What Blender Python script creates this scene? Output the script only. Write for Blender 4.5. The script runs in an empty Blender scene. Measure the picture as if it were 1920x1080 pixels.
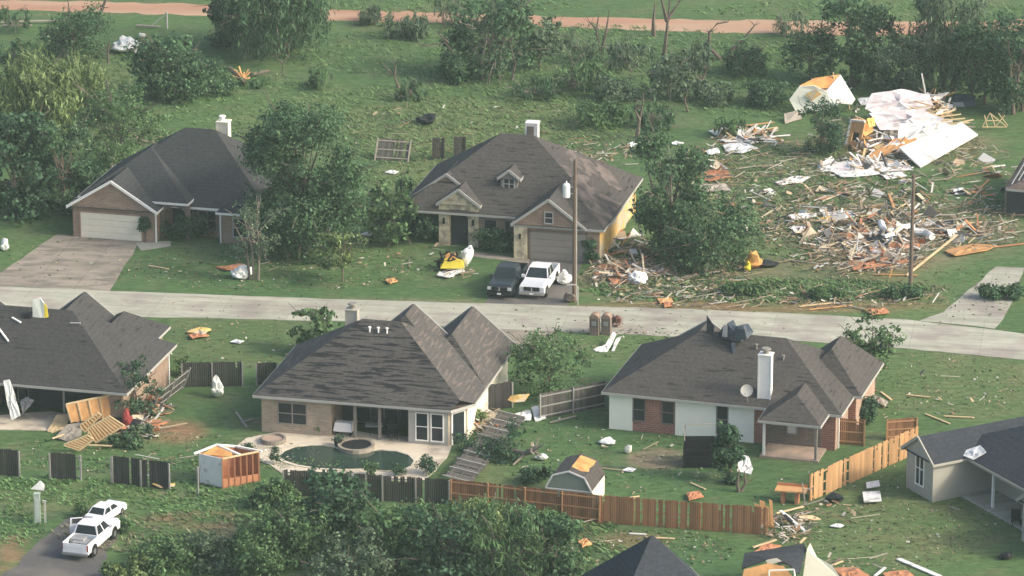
import bpy, bmesh, math, random
import numpy as np
from mathutils import Vector, Matrix, Euler

# ---------------------------------------------------------------- camera, sky, sun
SC = bpy.context.scene
COL = SC.collection
F, PITCH, DIST = 8000.0, math.radians(18), 316.0        # focal length in photo pixels, tilt down, metres to the picture centre
SP, CP = math.sin(PITCH), math.cos(PITCH)
CAM = Vector((0, -DIST * CP, DIST * SP))
cd = bpy.data.cameras.new('camera')
cam = bpy.data.objects.new('camera', cd)
COL.objects.link(cam)
cam.location = CAM
cam.rotation_euler = (math.radians(90) - PITCH, 0, 0)
cd.sensor_width = 36
cd.lens = 36 * F / 1920
cd.clip_start, cd.clip_end = 5, 6000
SC.camera = cam

SUN_EL, SUN_AZ = math.radians(33), math.radians(108)      # azimuth clockwise from +Y
w = bpy.data.worlds.new('World')
SC.world = w
w.use_nodes = True
nt = w.node_tree
sky = nt.nodes.new('ShaderNodeTexSky')
sky.sky_type = 'NISHITA'
sky.sun_disc = False
sky.sun_elevation = SUN_EL
sky.sun_rotation = SUN_AZ
sky.air_density, sky.dust_density, sky.ozone_density = 0.8, 4.0, 0.6
nt.links.new(sky.outputs[0], nt.nodes['Background'].inputs[0])
nt.nodes['Background'].inputs[1].default_value = 0.15
sl = bpy.data.lights.new('sun', 'SUN')
sl.energy = 1.5
sl.angle = math.radians(10)
sl.color = (1.0, 0.96, 0.8)
so = bpy.data.objects.new('sun', sl)
COL.objects.link(so)
sd = Vector((math.sin(SUN_AZ) * math.cos(SUN_EL), math.cos(SUN_AZ) * math.cos(SUN_EL), math.sin(SUN_EL)))
so.rotation_euler = (-sd).to_track_quat('-Z', 'Y').to_euler()
SC.view_settings.view_transform = 'Standard'
SC.view_settings.look = 'None'
SC.view_settings.exposure = 0.93
SC.cycles.max_bounces = 5
SC.cycles.volume_bounces = 0
SC.cycles.transparent_max_bounces = 6

RNG = random.Random(11)


def P(px, py, z=0.0):
    """a photo pixel to the point of the plane at height z"""
    a, b = (px - 960) / F, -(py - 540) / F
    d = Vector((a, CP + b * SP, -SP + b * CP))
    t = (z - CAM.z) / d.z
    return Vector((CAM.x + t * d.x, CAM.y + t * d.y, z))


# ---------------------------------------------------------------- materials
def mat(name, col, rough=0.8, var=0.15, scale=3.0, col2=None, scale2=0.5, bump=0.0, spec=0.2, island=0.0, stretch=None, metal=0.0, lo=0.45, hi=0.6):
    m = bpy.data.materials.new(name)
    m.use_nodes = True
    t = m.node_tree
    n = t.nodes
    bs = n['Principled BSDF']
    bs.inputs['Roughness'].default_value = rough
    bs.inputs['Specular IOR Level'].default_value = spec
    bs.inputs['Metallic'].default_value = metal
    tc = n.new('ShaderNodeTexCoord')
    vec = tc.outputs['Object']
    if stretch:
        mp = n.new('ShaderNodeMapping')
        mp.inputs['Scale'].default_value = stretch
        t.links.new(vec, mp.inputs[0])
        vec = mp.outputs[0]
    no = n.new('ShaderNodeTexNoise')
    no.inputs['Scale'].default_value = scale
    no.inputs['Detail'].default_value = 6
    no.inputs['Roughness'].default_value = 0.65
    t.links.new(vec, no.inputs['Vector'])
    mx = n.new('ShaderNodeMix')
    mx.data_type = 'RGBA'
    c = Vector(col)
    mx.inputs[6].default_value = (*(c * (1 - 2 * var)), 1)
    mx.inputs[7].default_value = (*(c * (1 + 2 * var)), 1)
    t.links.new(no.outputs[0], mx.inputs[0])
    out = mx.outputs[2]
    if col2:
        n2 = n.new('ShaderNodeTexNoise')
        n2.inputs['Scale'].default_value = scale2
        n2.inputs['Detail'].default_value = 5
        t.links.new(vec, n2.inputs['Vector'])
        mr = n.new('ShaderNodeMapRange')
        mr.inputs[1].default_value, mr.inputs[2].default_value = lo, hi
        t.links.new(n2.outputs[0], mr.inputs[0])
        m2 = n.new('ShaderNodeMix')
        m2.data_type = 'RGBA'
        m2.inputs[7].default_value = (*col2, 1)
        t.links.new(mr.outputs[0], m2.inputs[0])
        t.links.new(out, m2.inputs[6])
        out = m2.outputs[2]
    if island:
        g = n.new('ShaderNodeNewGeometry')
        mr = n.new('ShaderNodeMapRange')
        mr.inputs[3].default_value, mr.inputs[4].default_value = 1 - island, 1 + island
        t.links.new(g.outputs['Random Per Island'], mr.inputs[0])
        m3 = n.new('ShaderNodeVectorMath')
        m3.operation = 'SCALE'
        t.links.new(out, m3.inputs[0])
        t.links.new(mr.outputs[0], m3.inputs['Scale'])
        out = m3.outputs[0]
    t.links.new(out, bs.inputs['Base Color'])
    if bump:
        b = n.new('ShaderNodeBump')
        b.inputs['Strength'].default_value = 0.6
        b.inputs['Distance'].default_value = bump
        t.links.new(no.outputs[0], b.inputs['Height'])
        t.links.new(b.outputs[0], bs.inputs['Normal'])
    return m


def leafmat(name, col, trans=0.38, var=0.68):
    """leaves: the colour changes from leaf to leaf and, slowly, from clump to clump; some light passes through"""
    m = mat(name, col, 0.6, 0.22, 0.55, island=var, spec=0.25)
    t = m.node_tree
    bs = t.nodes['Principled BSDF']
    src = bs.inputs['Base Color'].links[0].from_socket
    tr = t.nodes.new('ShaderNodeBsdfTranslucent')
    t.links.new(src, tr.inputs[0])
    ms = t.nodes.new('ShaderNodeMixShader')
    ms.inputs[0].default_value = trans
    t.links.new(bs.outputs[0], ms.inputs[1])
    t.links.new(tr.outputs[0], ms.inputs[2])
    t.links.new(ms.outputs[0], t.nodes['Material Output'].inputs[0])
    return m


def brickmat(name, c1, c2, mortar):
    m = mat(name, c1, 0.9, 0.1)
    t = m.node_tree
    n = t.nodes
    b = n.new('ShaderNodeTexBrick')
    b.inputs['Color1'].default_value = (*c1, 1)
    b.inputs['Color2'].default_value = (*c2, 1)
    b.inputs['Mortar'].default_value = (*mortar, 1)
    b.inputs['Scale'].default_value = 1.0
    b.inputs['Brick Width'].default_value = 0.42
    b.inputs['Row Height'].default_value = 0.15
    b.inputs['Mortar Size'].default_value = 0.012
    tc = n.new('ShaderNodeTexCoord')
    sx = n.new('ShaderNodeSeparateXYZ')
    cx = n.new('ShaderNodeCombineXYZ')
    ad = n.new('ShaderNodeMath')
    t.links.new(tc.outputs['Object'], sx.inputs[0])
    t.links.new(sx.outputs[0], ad.inputs[0])
    t.links.new(sx.outputs[1], ad.inputs[1])
    t.links.new(ad.outputs[0], cx.inputs[0])
    t.links.new(sx.outputs[2], cx.inputs[1])
    t.links.new(cx.outputs[0], b.inputs['Vector'])
    no = n.new('ShaderNodeTexNoise')
    no.inputs['Scale'].default_value = 1.3
    no.inputs['Detail'].default_value = 6
    t.links.new(tc.outputs['Object'], no.inputs['Vector'])
    mr = n.new('ShaderNodeMapRange')
    mr.inputs[3].default_value, mr.inputs[4].default_value = 0.65, 1.35
    t.links.new(no.outputs[0], mr.inputs[0])
    vm = n.new('ShaderNodeVectorMath')
    vm.operation = 'SCALE'
    t.links.new(b.outputs[0], vm.inputs[0])
    t.links.new(mr.outputs[0], vm.inputs['Scale'])
    t.links.new(vm.outputs[0], n['Principled BSDF'].inputs['Base Color'])
    return m


def shinglemat(name, col, torn=None, amount=0.0):
    """asphalt shingles: courses, mottling and, where torn, dark runs of missing tabs"""
    m = mat(name, col, 0.92, 0.34, 4.5, spec=0.1)
    t = m.node_tree
    n = t.nodes
    bs = n['Principled BSDF']
    src = bs.inputs['Base Color'].links[0].from_socket
    tc = n.new('ShaderNodeTexCoord')
    w_ = n.new('ShaderNodeTexWave')
    w_.bands_direction = 'Z'
    w_.inputs['Scale'].default_value = 1.5
    w_.inputs['Distortion'].default_value = 1.2
    w_.inputs['Detail'].default_value = 3
    t.links.new(tc.outputs['Object'], w_.inputs['Vector'])
    no = n.new('ShaderNodeTexNoise')
    no.inputs['Scale'].default_value = 0.5
    no.inputs['Detail'].default_value = 4
    t.links.new(tc.outputs['Object'], no.inputs['Vector'])
    mr = n.new('ShaderNodeMapRange')
    mr.inputs[3].default_value, mr.inputs[4].default_value = 0.78, 1.22
    a = n.new('ShaderNodeMix')
    a.inputs[0].default_value = 0.25
    t.links.new(no.outputs[0], a.inputs[2])
    t.links.new(w_.outputs['Fac'], a.inputs[3])
    t.links.new(a.outputs[0], mr.inputs[0])
    vm = n.new('ShaderNodeVectorMath')
    vm.operation = 'SCALE'
    t.links.new(src, vm.inputs[0])
    t.links.new(mr.outputs[0], vm.inputs['Scale'])
    out = vm.outputs[0]
    if torn:
        mp = n.new('ShaderNodeMapping')
        mp.inputs['Scale'].default_value = (0.6, 0.6, 10.0)
        t.links.new(tc.outputs['Object'], mp.inputs[0])
        n2 = n.new('ShaderNodeTexNoise')
        n2.inputs['Scale'].default_value = 1.0
        n2.inputs['Detail'].default_value = 3
        t.links.new(mp.outputs[0], n2.inputs['Vector'])
        r2 = n.new('ShaderNodeMapRange')
        r2.inputs[1].default_value, r2.inputs[2].default_value = 0.62 - amount, 0.66 - amount
        t.links.new(n2.outputs[0], r2.inputs[0])
        mx = n.new('ShaderNodeMix')
        mx.data_type = 'RGBA'
        mx.inputs[7].default_value = (*torn, 1)
        t.links.new(r2.outputs[0], mx.inputs[0])
        t.links.new(out, mx.inputs[6])
        out = mx.outputs[2]
    t.links.new(out, bs.inputs['Base Color'])
    return m


def islandramp(name, stops, rough=0.85):
    """one colour per loose piece, picked from a list"""
    m = mat(name, (0.5, 0.5, 0.5), rough, 0.1, 4)
    t = m.node_tree
    g = t.nodes.new('ShaderNodeNewGeometry')
    r = t.nodes.new('ShaderNodeValToRGB')
    r.color_ramp.interpolation = 'CONSTANT'
    e = r.color_ramp.elements
    while len(e) < len(stops):
        e.new(0.5)
    for i, (p, c) in enumerate(stops):
        e[i].position = p
        e[i].color = (*c, 1)
    t.links.new(g.outputs['Random Per Island'], r.inputs[0])
    t.links.new(r.outputs[0], t.nodes['Principled BSDF'].inputs['Base Color'])
    return m


M = {}
M['shingle_black'] = shinglemat('shingle_black', (0.056, 0.057, 0.058), (0.03, 0.03, 0.032), -0.06)
M['shingle_torn'] = shinglemat('shingle_torn', (0.084, 0.078, 0.073), (0.022, 0.023, 0.026), 0.1)
M['shingle_brown'] = shinglemat('shingle_brown', (0.08, 0.073, 0.068), (0.032, 0.03, 0.03), 0.0)
M['shingle_grey'] = shinglemat('shingle_grey', (0.062, 0.06, 0.059), (0.03, 0.03, 0.03), -0.01)
M['shingle_navy'] = shinglemat('shingle_navy', (0.045, 0.05, 0.06), (0.025, 0.025, 0.03), -0.06)
M['brick_tan'] = brickmat('brick_tan', (0.33, 0.22, 0.15), (0.26, 0.17, 0.12), (0.35, 0.32, 0.28))
M['brick_pink'] = brickmat('brick_pink', (0.40, 0.26, 0.19), (0.33, 0.21, 0.15), (0.42, 0.36, 0.3))
M['brick_red'] = brickmat('brick_red', (0.34, 0.14, 0.1), (0.25, 0.11, 0.08), (0.33, 0.28, 0.25))
M['brick_buff'] = brickmat('brick_buff', (0.40, 0.31, 0.22), (0.3, 0.24, 0.18), (0.42, 0.38, 0.33))
M['brick_grey'] = brickmat('brick_grey', (0.2, 0.15, 0.12), (0.15, 0.12, 0.1), (0.24, 0.22, 0.2))
M['stone_cream'] = mat('stone_cream', (0.62, 0.54, 0.36), 0.9, 0.2, 2.5, (0.35, 0.3, 0.22), 1.6)
M['white_wrap'] = mat('white_wrap', (0.87, 0.86, 0.74), 0.6, 0.03, 2)
M['white_paint'] = mat('white_paint', (0.84, 0.82, 0.76), 0.6, 0.05, 2)
M['cream_paint'] = mat('cream_paint', (0.82, 0.76, 0.6), 0.6, 0.05, 1.5)
M['trim'] = mat('trim', (0.42, 0.41, 0.37), 0.6, 0.08, 2)
M['trim_dark'] = mat('trim_dark', (0.25, 0.23, 0.2), 0.6, 0.1, 2)
M['siding_beige'] = mat('siding_beige', (0.40, 0.38, 0.32), 0.75, 0.05, 1.5, stretch=(1, 1, 12))
M['taupe'] = mat('taupe', (0.29, 0.26, 0.22), 0.7, 0.05, 1.5)
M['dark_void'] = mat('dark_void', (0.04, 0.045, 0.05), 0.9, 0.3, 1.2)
M['glass'] = mat('glass', (0.025, 0.032, 0.036), 0.15, 0.3, 0.7, spec=0.25)
M['sheathing'] = mat('sheathing', (0.62, 0.34, 0.12), 0.85, 0.15, 3, (0.5, 0.22, 0.08), 1.1)
M['osb'] = mat('osb', (0.68, 0.45, 0.16), 0.85, 0.2, 4, (0.5, 0.42, 0.3), 0.9, lo=0.52, hi=0.55)
M['concrete'] = mat('concrete', (0.455, 0.445, 0.355), 0.9, 0.12, 1.2, (0.38, 0.34, 0.29), 0.25, lo=0.5, hi=0.62)
def joints(m, step, dark=.55):
    t = m.node_tree
    n = t.nodes
    bs = n['Principled BSDF']
    src = bs.inputs['Base Color'].links[0].from_socket
    tc = n.new('ShaderNodeTexCoord')
    mp = n.new('ShaderNodeMapping')
    mp.inputs['Rotation'].default_value = (0, 0, math.radians(9))
    t.links.new(tc.outputs['Object'], mp.inputs[0])
    b = n.new('ShaderNodeTexBrick')
    b.offset = 0
    b.inputs['Color1'].default_value = (1, 1, 1, 1)
    b.inputs['Color2'].default_value = (.86, .86, .86, 1)
    b.inputs['Mortar'].default_value = (dark, dark, dark, 1)
    b.inputs['Scale'].default_value = 1
    b.inputs['Brick Width'].default_value = step
    b.inputs['Row Height'].default_value = 2.9
    b.inputs['Mortar Size'].default_value = .035
    t.links.new(mp.outputs[0], b.inputs['Vector'])
    no = n.new('ShaderNodeTexNoise')
    no.inputs['Scale'].default_value = .7
    no.inputs['Detail'].default_value = 8
    no.inputs['Roughness'].default_value = .75
    m2 = n.new('ShaderNodeMapping')
    m2.inputs['Scale'].default_value = (.18, 1.6, 1)
    t.links.new(mp.outputs[0], m2.inputs[0])
    t.links.new(m2.outputs[0], no.inputs['Vector'])
    r = n.new('ShaderNodeMapRange')
    r.inputs[1].default_value, r.inputs[2].default_value = .35, .65
    r.inputs[3].default_value, r.inputs[4].default_value = .72, 1.1
    t.links.new(no.outputs[0], r.inputs[0])
    for s_ in (b.outputs[0], r.outputs[0]):
        v = n.new('ShaderNodeMix')
        v.data_type = 'RGBA'
        v.blend_type = 'MULTIPLY'
        v.inputs[0].default_value = 1
        t.links.new(src, v.inputs[6])
        t.links.new(s_, v.inputs[7])
        src = v.outputs[2]
    t.links.new(src, bs.inputs['Base Color'])


joints(M['concrete'], 5.0, .78)
M['old_concrete'] = mat('old_concrete', (0.36, 0.31, 0.25), 0.9, 0.15, 2.0, (0.24, 0.21, 0.17), 0.7, stretch=(0.6, 1.6, 1), lo=0.48, hi=0.6)
joints(M['old_concrete'], 3.2, .7)
M['patio'] = mat('patio', (0.62, 0.54, 0.42), 0.9, 0.1, 1.5, (0.42, 0.36, 0.28), 0.5, lo=0.5, hi=0.62)
M['porch_slab'] = mat('porch_slab', (0.42, 0.31, 0.24), 0.9, 0.12, 2.0, (0.3, 0.24, 0.19), 0.9)
M['asphalt'] = mat('asphalt', (0.11, 0.105, 0.1), 0.9, 0.15, 3, (0.16, 0.145, 0.125), 0.3)
M['dirt_road'] = mat('dirt_road', (0.4, 0.225, 0.145), 0.95, 0.15, 0.5, (0.44, 0.3, 0.2), 0.12, stretch=(0.25, 1.4, 1))
M['water'] = mat('water', (0.035, 0.06, 0.045), 0.12, 0.25, 0.7, spec=0.5)
M['dark_fence'] = mat('dark_fence', (0.055, 0.05, 0.047), 0.9, 0.25, 2, island=0.25, stretch=(3, 3, 0.5))
M['grey_fence'] = mat('grey_fence', (0.1, 0.092, 0.082), 0.9, 0.2, 2, island=0.35, stretch=(3, 3, 0.5))
M['grey_rail'] = mat('grey_rail', (0.3, 0.29, 0.26), 0.9, 0.2, 2)
M['red_fence'] = mat('red_fence', (0.24, 0.12, 0.065), 0.85, 0.18, 2, island=0.28, stretch=(3, 3, 0.5))
M['red_rail'] = mat('red_rail', (0.42, 0.23, 0.12), 0.85, 0.15, 2)
M['cedar'] = mat('cedar', (0.5, 0.29, 0.14), 0.85, 0.18, 2, island=0.22, stretch=(3, 3, 0.5))
M['lumber'] = mat('lumber', (0.62, 0.47, 0.27), 0.85, 0.12, 2.5, island=0.2)
M['lumber_orange'] = mat('lumber_orange', (0.55, 0.3, 0.13), 0.85, 0.2, 2.5, island=0.25)
M['lumber_red'] = mat('lumber_red', (0.42, 0.19, 0.1), 0.85, 0.2, 2.5, island=0.25)
M['lumber_grey'] = mat('lumber_grey', (0.33, 0.29, 0.24), 0.9, 0.2, 2.5, island=0.25)
M['metal_white'] = mat('metal_white', (0.74, 0.74, 0.7), 0.55, 0.1, 2.2, (0.42, 0.4, 0.36), 1.3, spec=0.4, lo=0.58, hi=0.68)
M['metal_grey'] = mat('metal_grey', (0.3, 0.3, 0.3), 0.45, 0.15, 2, spec=0.5)
M['black'] = mat('black', (0.02, 0.021, 0.023), 0.6, 0.2, 3)
M['navy'] = mat('navy', (0.03, 0.042, 0.065), 0.55, 0.4, 1.6, (0.075, 0.085, 0.1), 1.3, spec=0.3)
M['red'] = mat('red', (0.28, 0.05, 0.045), 0.6, 0.2, 2)
M['yellow'] = mat('yellow', (0.75, 0.6, 0.06), 0.45, 0.1, 2, spec=0.4)
M['pink'] = mat('pink', (0.62, 0.55, 0.55), 0.7, 0.12, 1.3, (0.75, 0.72, 0.7), 0.8)
M['bark'] = mat('bark', (0.15, 0.12, 0.095), 0.95, 0.25, 4)
M['bark_pale'] = mat('bark_pale', (0.2, 0.17, 0.14), 0.95, 0.25, 4)
M['pole'] = mat('pole', (0.16, 0.12, 0.09), 0.9, 0.2, 3, stretch=(4, 4, 0.4))
M['splinter'] = mat('splinter', (0.7, 0.38, 0.16), 0.8, 0.25, 3)
M['paint_white'] = mat('paint_white', (0.8, 0.8, 0.8), 0.25, 0.02, 2, spec=0.5)
M['paint_dark'] = mat('paint_dark', (0.03, 0.04, 0.045), 0.25, 0.1, 2, spec=0.5)
M['tyre'] = mat('tyre', (0.015, 0.015, 0.015), 0.85, 0.1, 5)
M['chrome'] = mat('chrome', (0.5, 0.5, 0.5), 0.25, 0.05, 3, metal=0.8, spec=0.5)
M['lamp_red'] = mat('lamp_red', (0.3, 0.02, 0.02), 0.3, 0.05, 3, spec=0.5)
M['lamp_clear'] = mat('lamp_clear', (0.6, 0.6, 0.58), 0.2, 0.05, 3, spec=0.6)
M['leaf_dark'] = leafmat('leaf_dark', (0.095, 0.175, 0.085))
M['leaf_deep'] = leafmat('leaf_deep', (0.072, 0.142, 0.075))
M['leaf_mid'] = leafmat('leaf_mid', (0.125, 0.215, 0.09))
M['leaf_pale'] = leafmat('leaf_pale', (0.2, 0.275, 0.11))
M['leaf_grey'] = leafmat('leaf_grey', (0.145, 0.21, 0.125))
M['leaf_red'] = leafmat('leaf_red', (0.3, 0.16, 0.13))
M['weed'] = leafmat('weed', (0.13, 0.235, 0.085), 0.25, 0.6)
M['dead_brush'] = leafmat('dead_brush', (0.17, 0.165, 0.095), 0.1, 0.6)
M['field_grass'] = leafmat('field_grass', (0.14, 0.225, 0.088), 0.25, 0.5)


# ---------------------------------------------------------------- mesh helpers
class MB:
    def __init__(s):
        s.v, s.f, s.m = [], [], []

    def add(s, verts, faces, mi=0, X=None):
        o = len(s.v)
        for p in verts:
            p = Vector(p)
            s.v.append(X @ p if X else p)
        for f in faces:
            s.f.append([i + o for i in f])
            s.m.append(mi)
        return s

    def box(s, x0, x1, y0, y1, z0, z1, mi=0, X=None):
        return s.add([(x0, y0, z0), (x1, y0, z0), (x1, y1, z0), (x0, y1, z0), (x0, y0, z1), (x1, y0, z1), (x1, y1, z1), (x0, y1, z1)],
                     [(0, 3, 2, 1), (4, 5, 6, 7), (0, 1, 5, 4), (1, 2, 6, 5), (2, 3, 7, 6), (3, 0, 4, 7)], mi, X)

    def beam(s, p, q, wd, ht, mi=0, roll=0.0):
        p, q = Vector(p), Vector(q)
        d = q - p
        L = d.length
        if L < 1e-6:
            return s
        X = Matrix.Translation(p) @ d.to_track_quat('X', 'Z').to_matrix().to_4x4() @ Matrix.Rotation(roll, 4, 'X')
        return s.box(0, L, -wd / 2, wd / 2, -ht / 2, ht / 2, mi, X)

    def tube(s, pts, rad, n=7, mi=0, cap=True):
        pts = [Vector(p) for p in pts]
        o = len(s.v)
        for i, p in enumerate(pts):
            d = (pts[min(i + 1, len(pts) - 1)] - pts[max(i - 1, 0)]).normalized()
            a = d.orthogonal().normalized() if abs(d.z) > 0.95 else d.cross(Vector((0, 0, 1))).normalized()
            b = d.cross(a)
            for k in range(n):
                t = 2 * math.pi * k / n
                s.v.append(p + (a * math.cos(t) + b * math.sin(t)) * rad[i])
        for i in range(len(pts) - 1):
            for k in range(n):
                s.f.append([o + i * n + k, o + i * n + (k + 1) % n, o + (i + 1) * n + (k + 1) % n, o + (i + 1) * n + k])
                s.m.append(mi)
        if cap:
            s.f.append([o + k for k in range(n)][::-1])
            s.f.append([o + (len(pts) - 1) * n + k for k in range(n)])
            s.m += [mi, mi]
        return s

    def slab(s, pts, th, mi=0):
        """a flat polygon given a thickness along its own normal"""
        pts = [Vector(p) for p in pts]
        nrm = Vector((0, 0, 0))
        for i in range(len(pts)):
            nrm += pts[i].cross(pts[(i + 1) % len(pts)])
        nrm.normalize()
        if nrm.z < 0:
            nrm = -nrm
        n = len(pts)
        return s.add(pts + [p - nrm * th for p in pts], [list(range(n)), list(range(n, 2 * n))[::-1]] + [[i, (i + 1) % n, n + (i + 1) % n, n + i] for i in range(n)], mi)

    def ext(s, pts, z0, z1, mi=0, cap=True):
        """an outline in plan drawn up from z0 to z1"""
        n = len(pts)
        f = [[i, (i + 1) % n, n + (i + 1) % n, n + i] for i in range(n)]
        if cap:
            f += [list(range(n, 2 * n)), list(range(n))[::-1]]
        return s.add([(p[0], p[1], z0) for p in pts] + [(p[0], p[1], z1) for p in pts], f, mi)

    def build(s, name, m, parent=None, smooth=False, clip=None):
        me = bpy.data.meshes.new(name)
        me.from_pydata([tuple(v) for v in s.v], [], s.f)
        for k in (m if isinstance(m, (list, tuple)) else [m]):
            me.materials.append(M[k] if isinstance(k, str) else k)
        me.polygons.foreach_set('material_index', s.m)
        bm = bmesh.new()
        bm.from_mesh(me)
        for co, no in (clip or []):
            bmesh.ops.bisect_plane(bm, geom=bm.verts[:] + bm.edges[:] + bm.faces[:], plane_co=co, plane_no=no, clear_outer=True)
        bmesh.ops.recalc_face_normals(bm, faces=bm.faces)
        bm.to_mesh(me)
        bm.free()
        if smooth:
            me.polygons.foreach_set('use_smooth', [True] * len(me.polygons))
        o = bpy.data.objects.new(name, me)
        COL.objects.link(o)
        if parent:
            o.parent = parent
        return o


def quads(name, V, m, parent=None):
    """a mesh of loose quads from an array of shape (n, 4, 3)"""
    n = len(V)
    me = bpy.data.meshes.new(name)
    me.vertices.add(4 * n)
    me.vertices.foreach_set('co', np.asarray(V, dtype=np.float32).ravel())
    me.loops.add(4 * n)
    me.loops.foreach_set('vertex_index', np.arange(4 * n, dtype=np.int32))
    me.polygons.add(n)
    me.polygons.foreach_set('loop_start', np.arange(0, 4 * n, 4, dtype=np.int32))
    me.polygons.foreach_set('loop_total', np.full(n, 4, dtype=np.int32))
    me.materials.append(M[m])
    me.update(calc_edges=True)
    o = bpy.data.objects.new(name, me)
    COL.objects.link(o)
    if parent:
        o.parent = parent
    return o


def tag(o, label=None, cat=None, group=None, kind=None):
    if label:
        o['label'] = label
    if cat:
        o['category'] = cat
    if group:
        o['group'] = group
    if kind or cat:
        o['kind'] = kind or 'thing'
    return o


def thing(name, label, cat, loc, rz=0.0, group=None):
    o = bpy.data.objects.new(name, None)
    COL.objects.link(o)
    o.location = loc
    o.rotation_euler = (0, 0, rz)
    o.empty_display_size = 0.3
    return tag(o, label, cat, group)


def origin(o, p):
    """give a mesh built in world coordinates its own origin"""
    p = Vector(p)
    o.data.transform(Matrix.Translation(-p))
    o.location = p
    return o


# ---------------------------------------------------------------- ground
def ground():
    xs = np.concatenate([np.linspace(-1500, -70, 14)[:-1], np.arange(-70, 70.01, 0.5), np.linspace(70, 1500, 14)[1:]])
    ys = np.concatenate([np.linspace(-700, -75, 8)[:-1], np.arange(-75, 120.01, 0.5), np.linspace(120, 3000, 16)[1:]])
    X, Y = np.meshgrid(xs, ys)
    Z = np.zeros_like(X)
    att = {k: np.zeros_like(X) for k in ('dirt', 'dry', 'lush', 'red')}

    def blob(k, px, py, rx, ry, amt, soft=1.0):
        c = P(px, py)
        a = abs(P(px + rx, py).x - c.x)
        b = abs(P(px, py - ry).y - P(px, py + ry).y) / 2
        d = ((X - c.x) / a) ** 2 + ((Y - c.y) / b) ** 2
        att[k][:] = np.maximum(att[k], amt * np.clip((1.6 - d) / (1.6 * soft), 0, 1))
    for a in [('red', 330, 810, 55, 22, .9), ('dirt', 250, 800, 60, 30, .6), ('dirt', 1235, 860, 52, 17, 1.0, .4), ('red', 1085, 985, 45, 22, .9), ('red', 1180, 1015, 70, 16, .5),
              ('red', 375, 975, 95, 16, .9), ('dirt', 430, 1010, 40, 40, .7), ('red', 1345, 325, 50, 26, .7), ('red', 1640, 470, 90, 50, .7), ('dirt', 1690, 430, 150, 70, .9), ('dirt', 1450, 420, 160, 40, .5), ('dirt', 1690, 270, 170, 40, .8), ('dirt', 1850, 430, 70, 40, .7),
              ('red', 1420, 575, 330, 12, .7), ('dirt', 1200, 530, 130, 30, .9), ('dirt', 1450, 500, 200, 30, .5), ('dirt', 1560, 290, 170, 40, .5), ('dirt', 20, 850, 30, 20, .3), ('red', 20, 1040, 30, 40, .7),
              ('dirt', 740, 565, 200, 6, .5), ('dirt', 520, 795, 80, 10, .8), ('red', 330, 1045, 60, 25, .5), ('dirt', 320, 930, 60, 12, .4),
              ('dry', 905, 895, 75, 28, 1.0), ('dry', 1700, 985, 220, 70, .8), ('dry', 1830, 710, 170, 70, .6), ('dry', 400, 640, 150, 45, .5), ('lush', 1300, 1050, 150, 40, .8),
              ('lush', 300, 870, 300, 22, .6), ('dry', 860, 240, 260, 60, .8), ('dry', 780, 330, 80, 40, .8), ('dry', 120, 190, 160, 90, .8), ('dry', 560, 240, 150, 60, .5),
              ('lush', 1000, 830, 250, 60, .4), ('lush', 300, 180, 120, 50, .5), ('dry', 1250, 640, 200, 30, .3), ('lush', 1250, 900, 200, 60, .5), ('lush', 500, 530, 300, 50, .5),
              ('dry', 1450, 380, 230, 70, .5), ('dirt', 480, 845, 60, 30, .5), ('dry', 150, 930, 160, 30, .6), ('dry', 1720, 560, 60, 60, .4), ('lush', 650, 660, 60, 60, .3), ('dry', 760, 30, 200, 20, .3)]:
        blob(*a)
    ny, nx = X.shape
    co = np.stack([X, Y, Z], -1).reshape(-1, 3)
    idx = np.arange(ny * nx).reshape(ny, nx)
    q = np.stack([idx[:-1, :-1], idx[:-1, 1:], idx[1:, 1:], idx[1:, :-1]], -1).reshape(-1, 4)
    me = bpy.data.meshes.new('ground')
    me.vertices.add(len(co))
    me.vertices.foreach_set('co', co.astype(np.float32).ravel())
    me.loops.add(q.size)
    me.loops.foreach_set('vertex_index', q.astype(np.int32).ravel())
    me.polygons.add(len(q))
    me.polygons.foreach_set('loop_start', np.arange(0, q.size, 4, dtype=np.int32))
    me.polygons.foreach_set('loop_total', np.full(len(q), 4, dtype=np.int32))
    me.update(calc_edges=True)
    for k, v in att.items():
        a = me.attributes.new(k, 'FLOAT', 'POINT')
        a.data.foreach_set('value', v.ravel().astype(np.float32))
    m = bpy.data.materials.new('ground_grass')
    m.use_nodes = True
    t = m.node_tree
    n = t.nodes
    bs = n['Principled BSDF']
    bs.inputs['Roughness'].default_value = 0.95
    bs.inputs['Specular IOR Level'].default_value = 0.1
    tc = n.new('ShaderNodeTexCoord')

    def noise(scale, detail, stretch=(1, 1, 1), rough=0.6):
        mp = n.new('ShaderNodeMapping')
        mp.inputs['Scale'].default_value = stretch
        t.links.new(tc.outputs['Object'], mp.inputs[0])
        x = n.new('ShaderNodeTexNoise')
        x.inputs['Scale'].default_value = scale
        x.inputs['Detail'].default_value = detail
        x.inputs['Roughness'].default_value = rough
        t.links.new(mp.outputs[0], x.inputs['Vector'])
        return x.outputs[0]

    def mixc(f, a, b):
        x = n.new('ShaderNodeMix')
        x.data_type = 'RGBA'
        t.links.new(f, x.inputs[0])
        for i, c in ((6, a), (7, b)):
            if isinstance(c, tuple):
                x.inputs[i].default_value = (*c, 1)
            else:
                t.links.new(c, x.inputs[i])
        return x.outputs[2]

    def rng(s, a, b, c=0.0, d=1.0):
        x = n.new('ShaderNodeMapRange')
        for i, v in enumerate((a, b, c, d)):
            x.inputs[i + 1].default_value = v
        t.links.new(s, x.inputs[0])
        return x.outputs[0]

    def mul(a, b):
        x = n.new('ShaderNodeMath')
        x.operation = 'MULTIPLY'
        t.links.new(a, x.inputs[0])
        t.links.new(b, x.inputs[1])
        return x.outputs[0]

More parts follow.
